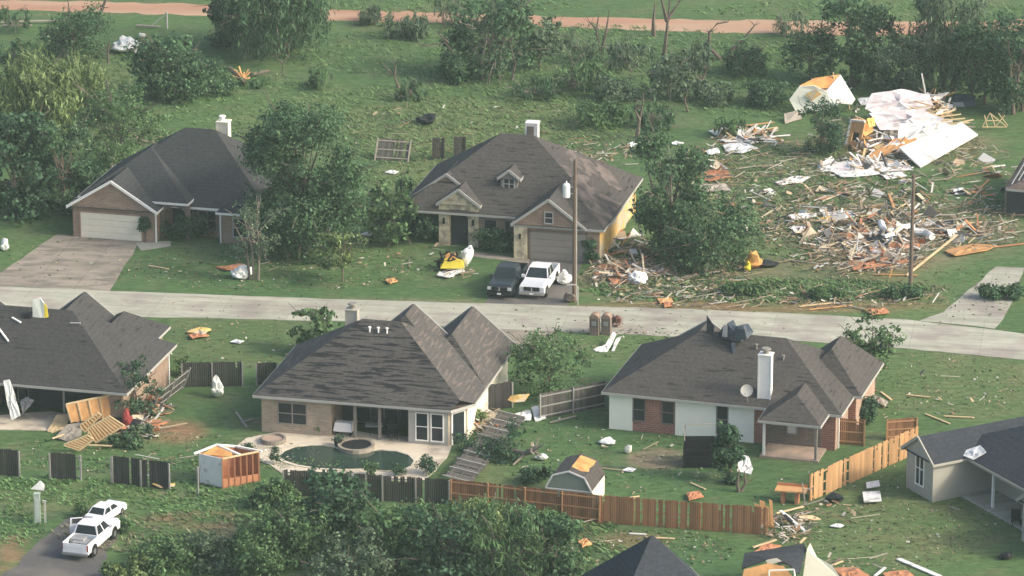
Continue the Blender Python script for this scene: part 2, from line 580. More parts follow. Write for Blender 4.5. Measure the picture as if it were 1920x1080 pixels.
    def at(k):
        x = n.new('ShaderNodeAttribute')
        x.attribute_name = k
        return x.outputs['Fac']
    fine = noise(2.2, 8, (0.55, 1.0, 1), 0.75)
    mid = noise(0.32, 6, (0.55, 1.0, 1), 0.65)
    big = noise(0.05, 4)
    c = mixc(rng(big, .35, .65), (0.073, 0.13, 0.052), (0.098, 0.163, 0.06))
    c = mixc(mul(at('lush'), rng(mid, .3, .6)), c, (0.055, 0.135, 0.05))
    c = mixc(rng(mid, .50, .64, 0, .75), c, (0.125, 0.155, 0.075))
    c = mixc(rng(noise(0.9, 7, (0.4, 1.0, 1), .7), .58, .7, 0, .6), c, (0.17, 0.15, 0.095))
    c = mixc(rng(noise(0.7, 7, (0.35, 1.2, 1), .7), .56, .7, 0, .65), c, (0.04, 0.085, 0.036))
    c = mixc(mul(at('dry'), rng(mid, .3, .62)), c, (0.165, 0.18, 0.078))
    c = mixc(mul(at('dirt'), rng(mid, .3, .55)), c, (0.25, 0.2, 0.13))
    c = mixc(mul(at('red'), rng(mid, .33, .52)), c, (0.3, 0.17, 0.1))
    vm = n.new('ShaderNodeVectorMath')
    vm.operation = 'SCALE'
    t.links.new(c, vm.inputs[0])
    t.links.new(rng(fine, .25, .75, .45, 1.55), vm.inputs['Scale'])
    t.links.new(vm.outputs[0], bs.inputs['Base Color'])
    b = n.new('ShaderNodeBump')
    b.inputs['Strength'].default_value = 0.8
    b.inputs['Distance'].default_value = 0.12
    t.links.new(fine, b.inputs['Height'])
    t.links.new(b.outputs[0], bs.inputs['Normal'])
    me.materials.append(m)
    o = bpy.data.objects.new('ground', me)
    COL.objects.link(o)
    tag(o, kind='structure')


ground()


def ragged(pts, step=1.2, amp=0.12, seed=0):
    """walk an outline in small steps and nudge it, so a poured edge is not ruler straight"""
    r = random.Random(seed)
    out = []
    for i in range(len(pts)):
        a, b = pts[i], pts[(i + 1) % len(pts)]
        k = max(1, int((b - a).length / step))
        for j in range(k):
            p = a.lerp(b, j / k)
            out.append((p.x + r.uniform(-amp, amp), p.y + r.uniform(-amp, amp)))
    return out


def sheet(name, px, m, z=0.02, h=None, amp=0.1, seed=1):
    """a flat poured area given by its corners in the photo"""
    pts = ragged([P(x, y) for x, y in px], seed=seed, amp=amp)
    b = MB()
    b.ext(pts, -0.05, z)
    o = b.build(name, m)
    return tag(o, kind='structure')


road = [(-60, 535, 590), (0, 537, 592), (210, 546, 594), (400, 553, 597), (640, 562, 603), (1000, 572, 620), (1290, 580, 632), (1500, 589, 640), (1700, 600, 654), (1920, 626, 675), (2000, 640, 688)]
sheet('road', [(a, t) for a, t, b in road] + [(a, b) for a, t, b in road[::-1]], 'concrete', 0.03, amp=0.07)
sheet('driveway', [(104, 440), (262, 452), (205, 548), (-30, 534)], 'old_concrete', 0.022, seed=2)
sheet('path', [(255, 455), (320, 452), (322, 462), (262, 470)], 'concrete', 0.026, seed=3)
sheet('driveway', [(985, 486), (1092, 488), (1062, 578), (905, 572), (925, 540)], 'asphalt', 0.022, seed=4)
sheet('path', [(880, 472), (990, 486), (990, 494), (880, 480)], 'old_concrete', 0.026, seed=5)
sheet('driveway', [(930, 612), (1048, 618), (1010, 640), (980, 665), (925, 665)], 'old_concrete', 0.022, seed=6)
sheet('driveway', [(1868, 500), (1920, 502), (1906, 556), (1866, 616), (1724, 601), (1768, 586)], 'concrete', 0.024, seed=7)
sheet('driveway', [(-10, 1100), (40, 1045), (95, 1003), (150, 955), (225, 950), (240, 970), (195, 1045), (190, 1100)], 'asphalt', 0.02, amp=0.25, seed=8)
dr = [(-80, -2, 16), (0, 0, 18), (200, 4, 24), (420, 9, 30), (640, 18, 39), (1000, 30, 48), (1280, 37, 60), (1560, 40, 66), (1760, 40, 64), (1930, 36, 58), (2000, 36, 56)]
sheet('dirt_road', [(a, t) for a, t, b in dr] + [(a, b) for a, t, b in dr[::-1]], 'dirt_road', 0.02, amp=0.35, seed=9)


# ---------------------------------------------------------------- houses
def hip(R, Wl, T, u0, u1, v0, v1, ze, p, axis='u', ra=None, rb=None, fas=0.17):
    """one roof volume over a rectangle: ridge along axis; ra / rb is how far each end slopes in (0 = gable end).
    R gets the slopes, Wl the gable triangles, T the boards along eaves and rakes"""
    if axis == 'u':
        f = lambda a, b, z: (a, b, z)
    else:
        f = lambda a, b, z: (b, a, z)
        u0, u1, v0, v1 = v0, v1, u0, u1
    h = (v1 - v0) / 2
    ra = h if ra is None else ra
    rb = h if rb is None else rb
    vc, zr = (v0 + v1) / 2, ze + p * h
    A, B, C_, D_ = f(u0, v0, ze), f(u1, v0, ze), f(u1, v1, ze), f(u0, v1, ze)
    E_, G = f(u0 + ra, vc, zr), f(u1 - rb, vc, zr)
    R.add([A, B, C_, D_, E_, G], [(0, 1, 5, 4), (2, 3, 4, 5), (0, 3, 2, 1)])
    if ra > 0.01:
        R.add([D_, A, E_], [(0, 1, 2)])
    else:
        e = 0.16
        Wl.add([f(u0 + e, v0 + e, ze), f(u0 + e, v1 - e, ze), f(u0 + e, vc, zr - .06)], [(0, 1, 2)])
        for q in (v0, v1):
            T.beam(f(u0, q, ze - .04), f(u0, vc, zr - .04), 0.09, 0.2)
    if rb > 0.01:
        R.add([B, C_, G], [(0, 1, 2)])
    else:
        e = 0.16
        Wl.add([f(u1 - e, v0 + e, ze), f(u1 - e, v1 - e, ze), f(u1 - e, vc, zr - .06)], [(0, 1, 2)])
        for q in (v0, v1):
            T.beam(f(u1, q, ze - .04), f(u1, vc, zr - .04), 0.09, 0.2)
    sides = [(A, B), (C_, D_)]
    if ra > 0.01:
        sides.append((D_, A))
    if rb > 0.01:
        sides.append((B, C_))
    for a, b in sides:
        T.beam(Vector(a) - Vector((0, 0, fas / 2 + .005)), Vector(b) - Vector((0, 0, fas / 2 + .005)), 0.06, fas)


def wbox(u, v, side, wd, dp):
    """axes for something mounted on a wall that faces side"""
    a = {'S': 0, 'E': math.pi / 2, 'N': math.pi, 'W': -math.pi / 2}[side]
    return Matrix.Translation((u, v, 0)) @ Matrix.Rotation(a, 4, 'Z')


def window(h, u, v, side, wd, z0, z1, frame='trim', pane='glass', bars=1, name='window'):
    X = wbox(u, v, side, wd, 0)
    f = MB()
    t = 0.08
    f.box(-wd / 2 - t, wd / 2 + t, -0.06, 0.02, z1, z1 + t, X=X).box(-wd / 2 - t, wd / 2 + t, -0.09, 0.02, z0 - t, z0, X=X)
    f.box(-wd / 2 - t, -wd / 2, -0.06, 0.02, z0, z1, X=X).box(wd / 2, wd / 2 + t, -0.06, 0.02, z0, z1, X=X)
    f.box(-wd / 2, wd / 2, -0.045, 0.02, (z0 + z1) / 2 - .03, (z0 + z1) / 2 + .03, X=X)
    for k in range(1, bars):
        x = -wd / 2 + wd * k / bars
        f.box(x - .04, x + .04, -0.05, 0.02, z0, z1, X=X)
    fo = f.build(name, frame, h)
    MB().box(-wd / 2, wd / 2, -0.02, 0.015, z0, z1, X=X).build('pane', pane, fo)
    return fo


def garage_door(h, u, v, wd, ht, m, frame='trim'):
    d = MB()
    for k in range(4):
        z = 0.03 + ht * k / 4
        d.box(u - wd / 2, u + wd / 2, v - .05, v + .02, z, z + ht / 4 - .02)
        for j in range(8):
            x = u - wd / 2 + wd * (j + .5) / 8
            d.box(x - wd / 19, x + wd / 19, v - .062, v - .05, z + .1, z + ht / 4 - .12)
    o = d.build('garage_door', m, h)
    f = MB()
    f.box(u - wd / 2 - .12, u - wd / 2, v - .08, v + .02, 0, ht).box(u + wd / 2, u + wd / 2 + .12, v - .08, v + .02, 0, ht)
    f.box(u - wd / 2 - .12, u + wd / 2 + .12, v - .08, v + .02, ht + .03, ht + .16)
    f.build('frame', frame, o)
    return o


def chimney(h, u, v, wd, dp, z0, z1, m='white_paint', cap=True):
    c = MB().box(u - wd / 2, u + wd / 2, v - dp / 2, v + dp / 2, z0, z1)
    for sx in (-1, 1):
        c.box(u + sx * wd / 2 - .05, u + sx * wd / 2 + .05, v - dp / 2 - .03, v - dp / 2 - .002, z0, z1 - .01)
    c.box(u - wd / 2 - .06, u + wd / 2 + .06, v - dp / 2 - .06, v + dp / 2 + .06, z1, z1 + .08)
    o = c.build('chimney', m, h)
    if cap:
        MB().tube([(u, v, z1 + .08), (u, v, z1 + .34)], [.2, .2], 10).tube([(u, v, z1 + .36), (u, v, z1 + .46)], [.34, .3], 10).build('flue_cap', 'trim_dark', o)
    return o


def vents(h, spots, m='trim'):
    for (u, v, z) in spots:
        MB().tube([(u, v, z - .2), (u, v, z + .3)], [.06, .06], 8).tube([(u, v, z + .3), (u, v, z + .36)], [.12, .1], 8).build('roof_vent', m, h)


def finish(h, R, Wl, T, roof, gable, trim='trim', clip=None):
    R.build('roof', roof, h, clip=clip)
    for f in Wl.f:
        MB().add([Wl.v[i] for i in f], [tuple(range(len(f)))]).build('gable_wall', gable, h)
    T.build('eave_trim', trim, h, clip=clip)


r13 = math.radians(-13)
# --- the pool house, near the middle
o = P(474, 741, 2.7)
h = thing('brick_house', 'brick house beside the kidney pool, dark roof streaked with torn shingle rows', 'house', (o.x, o.y, 0), r13)
R, Wl, T = MB(), MB(), MB()
hip(R, Wl, T, 0, 14.85, 0, 10.8, 2.7, .76, ra=6.2, rb=6.0)
hip(R, Wl, T, 4.1, 13.4, 4.5, 9.4, 2.72, .87, 'v', ra=2.5, rb=0)
hip(R, Wl, T, 8.7, 14.8, 5.0, 14.1, 2.71, .85, 'v', ra=3.0, rb=0)
a_, b_ = Vector((13.78, .24, 0)), Vector((14.75, 1.54, 0))
nrm = Vector((b_.y - a_.y, -(b_.x - a_.x), 0)).normalized()
M['shingle_worn'] = shinglemat('shingle_worn', (0.086, 0.08, 0.075), (0.15, 0.125, 0.108), 0.05)
finish(h, R, Wl, T, ['shingle_torn', 'shingle_worn'], 'brick_buff', clip=[(a_, nrm)])
for c in h.children:
    if c.name.split('.')[0] == 'roof':
        for pg in c.data.polygons:                       # the back slope lost its tabs in rows, the others only in flecks
            pg.material_index = 0 if pg.normal.y * (1 if pg.normal.z > 0 else -1) < -.3 else 1
T2 = MB().beam((13.6, .0, 2.6), (14.85, 1.65, 2.6), .06, .2)
T2.build('eave_trim', 'trim', h)
wb = MB()
wb.ext([(.45, .45), (5.25, .45), (5.25, 3.6), (10.6, 3.6), (10.6, .45), (13.35, .45), (14.3, 1.75), (14.3, 13.7), (9.1, 13.7), (9.1, 10.3), (.45, 10.3)], 0, 2.68, cap=False)
wb.build('wall', 'brick_buff', h)
MB().box(.44, .46, .44, .46, 0, .1).build('wall_corner', 'brick_buff', h)
MB().box(14.305, 14.33, 1.8, 13.65, 0.05, 2.6).build('side_wall', 'cream_paint', h)
window(h, 2.6, .45, 'S', 1.9, .75, 2.15, 'taupe', bars=2)
MB().box(5.3, 10.55, 3.4, 3.58, 0.02, 2.5).build('porch_shade_wall', 'dark_void', h)  # near-black sheet before the brick, the recess's shade put into colour
window(h, 7.7, 3.4, 'S', 2.8, .2, 2.2, 'trim_dark', bars=3, name='patio_door')
for u in (6.9, 8.6):
    MB().box(u - .09, u + .09, .5, .68, 0, 2.66).build('porch_post', 'trim_dark', h)
MB().box(10.62, 13.34, .40, .448, 0, 2.66).build('white_cladding', 'trim', h)
window(h, 11.55, .4, 'S', .75, .35, 2.2, 'white_paint', bars=1)
window(h, 12.6, .4, 'S', .75, .35, 2.2, 'white_paint', bars=1)
d = MB()
X = Matrix.Translation((13.83, 1.1, 0)) @ Matrix.Rotation(math.atan2(1.3, .95), 4, 'Z')
d.box(-.5, .5, -.06, 0, .05, 2.2, X=X)
dd = d.build('door', 'glass', h)
MB().box(-.6, -.5, -.09, 0, .05, 2.2, X=X).box(.5, .6, -.09, 0, .05, 2.2, X=X).box(-.6, .6, -.09, 0, 2.2, 2.32, X=X).build('frame', 'white_paint', dd)
chimney(h, 5.1, 6.9, .75, .75, 4.0, 6.9, 'siding_beige')
vents(h, [(6.9, 4.6, 6.2), (7.5, 4.6, 6.2), (8.1, 4.6, 6.2)], 'white_paint')
NM = h

# --- white and brick house, right of the middle
o = P(1128, 735, 2.7)
h = thing('brick_house', 'house with white and red brick back wall and dark blue wreck on its ridge', 'house', (o.x, o.y, 0), math.radians(-16.5))
R, Wl, T = MB(), MB(), MB()
hip(R, Wl, T, 0, 16.4, 0, 10.4, 2.7, .62, ra=5.6, rb=5.0)
hip(R, Wl, T, 11.35, 15.55, -2.5, 5, 2.71, .62, 'v', ra=2.1, rb=1)
hip(R, Wl, T, 1.6, 7.6, 5, 10.9, 2.73, .66, 'v', ra=2, rb=0)
hip(R, Wl, T, 11.7, 16.9, 3.9, 11.2, 2.74, .9, 'v', ra=2.4, rb=2.0)
finish(h, R, Wl, T, 'shingle_brown', 'brick_red')
wb = MB()
wb.ext([(.45, .45), (15.9, .45), (15.9, 4.5), (16.4, 4.5), (16.4, 10.8), (11.9, 10.8), (11.9, 9.9), (.45, 9.9)], 0, 2.68, cap=False)
wb.build('wall', 'brick_red', h)
for u0, u1 in ((.43, 2.05), (5.0, 7.85), (8.62, 10.4)):
    MB().box(u0, u1, .40, .447, 0, 2.62).build('wall_panel', 'white_wrap', h)
window(h, 2.5, .45, 'S', .75, .8, 2.3, 'brick_grey')
window(h, 4.5, .45, 'S', .75, .8, 2.3, 'brick_grey')
window(h, 8.23, .45, 'S', .7, .5, 2.35, 'trim_dark', bars=1)
MB().box(11.3, 15.0, .41, .446, 0, 2.6).build('porch_wall', 'brick_grey', h)
window(h, 13.0, .41, 'S', .6, .95, 2.1, 'trim_dark', 'lamp_clear')
MB().box(11.4, 15.35, -2.15, .4, .005, .14).build('porch_slab', 'porch_slab', h)
for u, m in ((11.65, 'white_paint'), (15.15, 'trim_dark')):
    MB().box(u - .08, u + .08, -2.05, -1.89, .14, 2.6).build('porch_post', m, h)
MB().box(15.905, 15.93, .5, 4.4, 0, 2.6).build('side_wall', 'brick_pink', h)
MB().box(16.405, 16.43, 4.55, 10.7, 0, 2.6).build('side_wall', 'brick_pink', h)
MB().box(15.94, 16.06, 1.0, 1.12, 0, 2.62).build('downpipe', 'white_paint', h)
chimney(h, 11.0, 1.0, .82, .7, 2.9, 6.1)
dz = 2.7 + .62 * .4
di = MB()
X = Matrix.Translation((9.95, .1, 3.75)) @ Euler((math.radians(62), 0, math.radians(8))).to_matrix().to_4x4()
for k in range(12):
    t0, t1 = 2 * math.pi * k / 12, 2 * math.pi * (k + 1) / 12
    for r0, r1 in ((0, .25), (.25, .42)):
        z0_, z1_ = r0 * r0 * .5, r1 * r1 * .5
        di.add([(r0 * math.cos(t0), r0 * math.sin(t0), z0_), (r1 * math.cos(t0), r1 * math.sin(t0), z1_), (r1 * math.cos(t1), r1 * math.sin(t1), z1_), (r0 * math.cos(t1), r0 * math.sin(t1), z0_)], [(0, 1, 2, 3)], X=X)
do = di.build('satellite_dish', 'trim', h)
MB().tube([(9.95, .35, 2.9), (9.95, .25, 3.6)], [.03, .03], 6).tube([(9.95, .1, 3.6), (9.95, -.35, 3.72)], [.02, .03], 6).build('bracket', 'metal_grey', do)
vents(h, [(9.6, 4.2, 5.3), (11.6, 3.6, 4.9)], 'trim_dark')
NR = h

# --- house with the dormer across the street
o = P(762, 373, 2.7)
h = thing('brick_house', 'house with a small roof dormer, cream stone arch entry and torn yellow side wall', 'house', (o.x, o.y, 0), r13)
R, Wl, T = MB(), MB(), MB()
hip(R, Wl, T, 0, 16.6, -2.75, 9.7, 2.7, .76, ra=6.7, rb=7.4)
hip(R, Wl, T, 9.3, 16.5, -4.6, 4, 2.71, .68, 'v', ra=3.6, rb=2)
hip(R, Wl, T, 9.35, 15.1, -4.75, 2, 2.73, .74, 'v', ra=0, rb=1)
hip(R, Wl, T, 0, 6.6, -.6, 5, 2.72, .72, 'v', ra=0, rb=2)
hip(R, Wl, T, 3.05, 6.45, -2.7, 3, 3.3, .74, 'v', ra=0, rb=1)
finish(h, R, Wl, T, 'shingle_brown', 'brick_tan')
wb = MB()
wb.ext([(.4, -.2), (3.2, -.2), (3.2, -1.9), (6.3, -1.9), (6.3, -2.3), (9.6, -2.3), (9.6, -4.4), (16.1, -4.4), (16.1, 9.2), (.4, 9.2)], 0, 2.68, cap=False)
wb.build('wall', 'brick_tan', h)
# entry of cream stone with an arched opening
e = MB()
for u0, u1 in ((3.2, 4.0), (5.5, 6.3)):
    e.box(u0, u1, -2.55, -1.92, 0, 3.25)
arch = [(4.0, 3.25), (5.5, 3.25), (5.5, 2.15)] + [(4.75 + .75 * math.cos(math.pi * k / 10), 2.15 + .5 * math.sin(math.pi * k / 10)) for k in range(1, 10)] + [(4.0, 2.15)]
n_ = len(arch)
e.add([(a, -2.5, z) for a, z in arch] + [(a, -2.0, z) for a, z in arch], [list(range(n_)), list(range(n_, 2 * n_))[::-1]] + [[i, (i + 1) % n_, n_ + (i + 1) % n_, n_ + i] for i in range(n_)])
e.add([(3.2, -2.6, 3.22), (6.3, -2.6, 3.22), (4.75, -2.6, 4.38)], [(0, 1, 2)])
eo = e.build('entry_porch', 'stone_cream', h)
for u in (3.6, 5.9):
    MB().box(u - .08, u + .08, -2.68, -2.55, 1.75, 2.2).build('lantern', 'black', eo)
MB().box(4.02, 5.48, -1.96, -1.905, 0, 2.6).build('door', 'dark_void', h)
window(h, 1.0, -.2, 'S', .8, .7, 2.2, 'trim_dark')
window(h, 2.2, -.2, 'S', .8, .7, 2.2, 'trim_dark')
window(h, 7.2, -2.3, 'S', .9, .7, 2.2, 'trim_dark')
window(h, 8.7, -2.3, 'S', .7, .7, 2.2, 'trim_dark')
MB().box(9.55, 10.55, -4.62, -4.42, 0, 2.66).build('stone_pier', 'stone_cream', h)
MB().box(9.95, 10.1, -4.75, -4.62, 1.6, 2.0).build('lantern', 'black', h)
garage_door(h, 12.95, -4.42, 4.3, 2.15, 'taupe', 'brick_grey')
window(h, 12.25, -4.6, 'S', .55, 3.0, 3.8, 'trim', 'dark_void')
sw = MB()
r_ = random.Random(4)
v = -4.3
while v < 9.0:
    b_ = .5 + r_.random() * .7
    sw.box(16.105, 16.13 + r_.random() * .05, v, min(9.1, v + b_), r_.uniform(0, .35), 2.62 - r_.random() * .25)
    v += b_ + r_.choice([0, 0, .12])
sw.build('side_wall', 'osb', h)
from mathutils import noise as mnoise
pm = MB()
for iu in range(36):
    for iv in range(90):
        u, v = 11.6 + iu * .135, -4.4 + iv * .135
        main_ok = -2.7 + (16.6 - u) * .84 < v < 9.6 - (16.6 - u) * .84 - .1
        wing_ok = u > 12.95 and -4.55 + (16.5 - u) < v < 3.9 - (16.5 - u) * .56
        if not (main_ok or wing_ok) or u > 16.35:
            continue
        k = mnoise.noise(Vector((u * .55, v * .4, 3.3))) + .45 * mnoise.noise(Vector((u * 2.1, v * 1.7, 8.1)))
        if k < -.12 or v > 5.5 + k * 3:
            continue
        def zz(a, b):
            m_ = 2.7 + .6393 * (16.6 - a)
            return (max(m_, 2.71 + .68 * (16.5 - a)) if wing_ok else m_) + .028
        pm.add([(x, y, zz(x, y)) for x, y in ((u, v), (u + .135, v), (u + .135, v + .135), (u, v + .135))], [(0, 1, 2, 3)])
po = pm.build('bare_felt', mat('bare_felt', (0.17, 0.138, 0.122), .95, .36, 2.2, (0.085, 0.075, 0.07), 1.1, lo=.42, hi=.6), h)
po['kind'] = 'stuff'
# dormer
dR, dW, dT = MB(), MB(), MB()
hip(dR, dW, dT, 7.35, 9.15, -.75, 2.6, 5.05, .78, 'v', ra=0, rb=0)
do = dR.build('dormer', 'shingle_brown', h)
dW.build('gable', 'trim_dark', do)
dT.build('trim', 'trim', do)
MB().box(7.6, 8.9, -.58, 2.2, 3.2, 5.04).build('wall', 'taupe', do)
window(do, 8.25, -.58, 'S', .75, 4.25, 5.0, 'trim', 'dark_void', 2)
c = chimney(h, 8.75, 5.3, .9, .75, 5.5, 7.9, cap=False)
MB().box(8.4, 8.95, 4.86, 4.92, 6.2, 7.7).build('dark_front_panel', 'brick_grey', c)  # darker panel over most of the chimney's front face
HC = h

# --- house with the white garage door, far left
o = P(127, 385, 2.5)
h = thing('brick_house', 'intact brick house with cream garage door, black roof and tall white chimney', 'house', (o.x, o.y, 0), math.radians(-14))
R, Wl, T = MB(), MB(), MB()
hip(R, Wl, T, 0, 15.6, 1.9, 12.7, 2.5, .87, ra=7.2, rb=6.0)
hip(R, Wl, T, 0, 7.25, -.3, 8, 2.52, .62, 'v', ra=0, rb=3)
hip(R, Wl, T, .5, 9.35, 1.0, 10, 3.0, .66, 'v', ra=4.6, rb=3)
hip(R, Wl, T, 11.6, 15.5, .9, 6, 2.53, .6, 'v', ra=1.9, rb=2)
finish(h, R, Wl, T, 'shingle_black', 'brick_tan', 'white_paint')
wb = MB()
wb.ext([(.35, .1), (6.95, .1), (6.95, 2.6), (11.9, 2.6), (11.9, 1.3), (15.2, 1.3), (15.2, 12.3), (.35, 12.3)], 0, 2.48, cap=False)
wb.build('wall', 'brick_tan', h)
garage_door(h, 3.45, .1, 4.9, 2.0, 'cream_paint', 'brick_pink')
e = MB()
arch = [(7.0, 0), (7.3, 0), (7.3, 2.0)] + [(8.15 - .85 * math.cos(math.pi * k / 10), 2.0 + .55 * math.sin(math.pi * k / 10)) for k in range(1, 10)] + [(9.0, 2.0), (9.0, 0), (9.3, 0), (9.3, 2.98), (7.0, 2.98)]
n_ = len(arch)
e.add([(a, 1.4, z) for a, z in arch] + [(a, 1.75, z) for a, z in arch], [list(range(n_)), list(range(n_, 2 * n_))[::-1]] + [[i, (i + 1) % n_, n_ + (i + 1) % n_, n_ + i] for i in range(n_)])
e.build('entry_arch', 'brick_grey', h)
MB().box(7.6, 8.7, 2.5, 2.58, 0, 2.1).build('door', 'dark_void', h)
window(h, 10.4, 2.6, 'S', 1.3, .6, 2.0, 'trim_dark', bars=2)
window(h, 13.4, 1.3, 'S', 1.0, .6, 2.0, 'trim')
MB().box(7.0, 7.1, .05, .15, 0, 2.4).build('downpipe', 'white_paint', h)
MB().box(11.8, 11.9, 1.2, 1.3, 0, 2.4).build('downpipe', 'white_paint', h)
chimney(h, 9.9, 8.6, .9, .85, 5.0, 7.5, 'cream_paint', cap=False)
MB().tube([(9.8, 8.6, 7.57), (9.8, 8.6, 7.9)], [.2, .2], 9).tube([(9.8, 8.6, 7.9), (9.8, 8.6, 7.98)], [.3, .25], 9).build('flue_cap', 'white_paint', h)

# --- house cut by the left edge
o = P(25, 720, 2.7)
h = thing('brick_house', 'dark roofed house at the left edge with wrecked lumber by its back porch', 'house', (o.x, o.y, 0), math.radians(-14))
R, Wl, T = MB(), MB(), MB()
hip(R, Wl, T, -11, 8.05, 0, 10.6, 2.7, .70, ra=5.3, rb=5.6)
hip(R, Wl, T, -2.6, 4.4, 5, 12.2, 2.72, .78, 'v', ra=2, rb=0)
hip(R, Wl, T, 1.2, 6.4, 6, 14.2, 2.71, .62, 'v', ra=2, rb=2.2)
hip(R, Wl, T, -9.4, -3.2, 5, 12.0, 2.73, .72, 'v', ra=2, rb=0)
finish(h, R, Wl, T, 'shingle_grey', 'brick_tan')
wb = MB()
wb.ext([(-10.6, .45), (-6, .45), (-6, .46), (-2.2, .46), (-2.2, 3.4), (6.4, 3.4), (6.4, .45), (7.6, .45), (7.6, 10.2), (6, 10.2), (6, 13.6), (-10.6, 13.6)], 0, 2.68, cap=False)
wb.build('wall', 'brick_tan', h)
MB().box(-2.1, 6.3, 3.2, 3.38, .02, 2.6).build('porch_shade_wall', 'dark_void', h)  # near-black too, standing in for the shade under the porch roof
window(h, -.9, 3.2, 'S', 1.4, .3, 2.2, 'trim_dark', bars=2, name='patio_door')
MB().box(3.3, 3.42, .5, .62, 0, 2.6).build('porch_post', 'trim_dark', h)
MB().box(7.61, 7.7, 9.9, 10.02, 0, 2.55).build('downpipe', 'white_paint', h)
NL = h

# --- beige house at the lower right
A = P(1748, 942)
h = thing('siding_house', 'beige siding house with dark roof and tall white gable window', 'house', (A.x, A.y, 0), math.radians(28))
R, Wl, T = MB(), MB(), MB()
hip(R, Wl, T, -.25, 9, -.3, 3.4, 2.7, .72, 'u', ra=0, rb=0)
hip(R, Wl, T, 2.4, 15, -14, 2.9, 2.71, .46, 'v', ra=6, rb=6.3)
hip(R, Wl, T, .9, 9, -13, -8.0, 2.73, .7, 'u', ra=0, rb=1)
finish(h, R, Wl, T, 'shingle_navy', 'siding_beige', 'siding_beige')
MB().ext([(0, 0), (4.7, 0), (4.7, -8.3), (1.2, -8.3), (1.2, -12.6), (14, -12.6), (14, 2.5), (4, 2.5), (4, 3.1), (0, 3.1)], 0, 2.68, cap=False).build('wall', 'siding_beige', h)
window(h, 0, 1.5, 'W', .85, .75, 2.9, 'white_paint', bars=2)
for v in (-2.2, -4.1):
    window(h, 4.7, v, 'W', .6, 1.7, 2.15, 'white_paint')
window(h, 1.2, -9.2, 'W', .8, .6, 2.3, 'white_paint')
MB().box(2.2, 4.68, -8.2, -.02, .005, .12).build('porch_slab', 'concrete', h)
MB().box(2.65, 2.8, -2.9, -2.75, .12, 2.55).build('porch_post', 'white_paint', h)
BR = h

# --- grey roof at the bottom edge
o = P(1222, 1003, 5.8)
h = thing('siding_house', 'grey hip roof peaking up at the bottom edge of the yard', 'house', (o.x, o.y, 0), math.radians(17))
R, Wl, T = MB(), MB(), MB()
hip(R, Wl, T, -3.7, 3.7, -3.8, 3.6, 2.0, 1.03, 'u', ra=3.65, rb=3.65)
finish(h, R, Wl, T, 'shingle_navy', 'siding_beige')
MB().box(-3.3, 3.3, -3.4, 3.2, 0, 2.0).build('wall', 'siding_beige', h)

# --- roof at the right edge, losing its shingles
h = thing('wrecked_house', 'brown roof with missing rows of shingles at the right edge beyond the debris field', 'house', P(1898, 410), math.radians(-16))
R, Wl, T = MB(), MB(), MB()
hip(R, Wl, T, -.6, 14, .3, 10.5, 2.3, .48, ra=5.5, rb=4)
for k in range(9):
    u = -.3 + k * .45
    zz = 2.3 + (u + .6) * .445 + .06
    T.beam((u, 1.0 + .9 * k * .5, zz), (u + RNG.uniform(-.1, .1), 9.6 - .9 * k * .5, zz), .09, .05)
finish(h, R, Wl, T, shinglemat('shingle_stripped', (0.13, 0.1, 0.085), (0.3, 0.26, 0.24), 0.04), 'brick_grey')
MB().ext([(-.8, .8), (13, .8), (13, 10), (-.8, 10)], 0, 2.28, cap=False).build('wall', 'brick_grey', h)
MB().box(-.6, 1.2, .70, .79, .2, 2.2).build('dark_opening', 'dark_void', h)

#@@PART2
def W(px, py, yb):
    """a point straight above the ground seen at row yb, in the upright plane that faces the camera"""
    g = P(px, yb)
    dep = (g.y - CAM.y) * CP - (g.z - CAM.z) * SP
    return P(px, py, (yb - py) / (F / dep * CP + 1e-9) * (1 - 0.0))


# ---------------------------------------------------------------- pool and its terrace
sheet('patio', [(440, 840), (462, 822), (520, 811), (575, 812), (640, 803), (700, 815), (850, 826), (838, 858), (815, 884), (790, 905), (700, 899), (620, 892), (530, 890), (505, 872), (452, 850)], 'patio', 0.05, amp=0.05, seed=10)
pool_px = [(524, 857), (534, 847), (552, 840), (580, 837), (605, 837), (628, 841), (645, 849), (668, 853), (690, 848), (712, 846), (742, 848), (765, 855), (776, 866), (770, 876), (752, 883), (722, 885), (690, 881), (640, 882), (598, 880), (560, 874), (534, 866)]
pc = [P(x, y) for x, y in pool_px]
pool = thing('swimming_pool', 'kidney shaped swimming pool of green water set in a pale terrace', 'pool', P(650, 862))
pl = [(p - pool.location) for p in pc]
MB().ext([(p.x, p.y) for p in pl], -.1, 0.056).build('water', 'water', pool)
co = MB()
n_ = len(pl)
for i in range(n_):
    a, b = pl[i], pl[(i + 1) % n_]
    a2, b2 = a * 1.09, b * 1.09
    co.add([(a.x, a.y, .05), (b.x, b.y, .05), (b2.x, b2.y, .05), (a2.x, a2.y, .05), (a.x, a.y, .1), (b.x, b.y, .1), (b2.x, b2.y, .1), (a2.x, a2.y, .1)], [(4, 5, 6, 7), (0, 1, 5, 4), (2, 3, 7, 6)])
co.build('coping', 'patio', pool)


def ring(name, label, cat, px, py, r, ht, m, inner, zin):
    t = thing(name, label, cat, P(px, py, .05))
    k = 18
    b = MB()
    pt = lambda rr, z, i: (rr * math.cos(2 * math.pi * i / k), rr * math.sin(2 * math.pi * i / k), z)
    for i in range(k):
        b.add([pt(r, 0, i), pt(r, 0, i + 1), pt(r, ht, i + 1), pt(r, ht, i), pt(r * .82, ht, i), pt(r * .82, ht, i + 1), pt(r * .82, 0, i + 1), pt(r * .82, 0, i)], [(0, 1, 2, 3), (3, 2, 5, 4), (4, 5, 6, 7)])
    b.build('rim', m, t)
    MB().ext([pt(r * .81, 0, i)[:2] for i in range(k)], .02, zin).build('water' if inner == 'water' else 'ash_bed', inner, t)
    return t


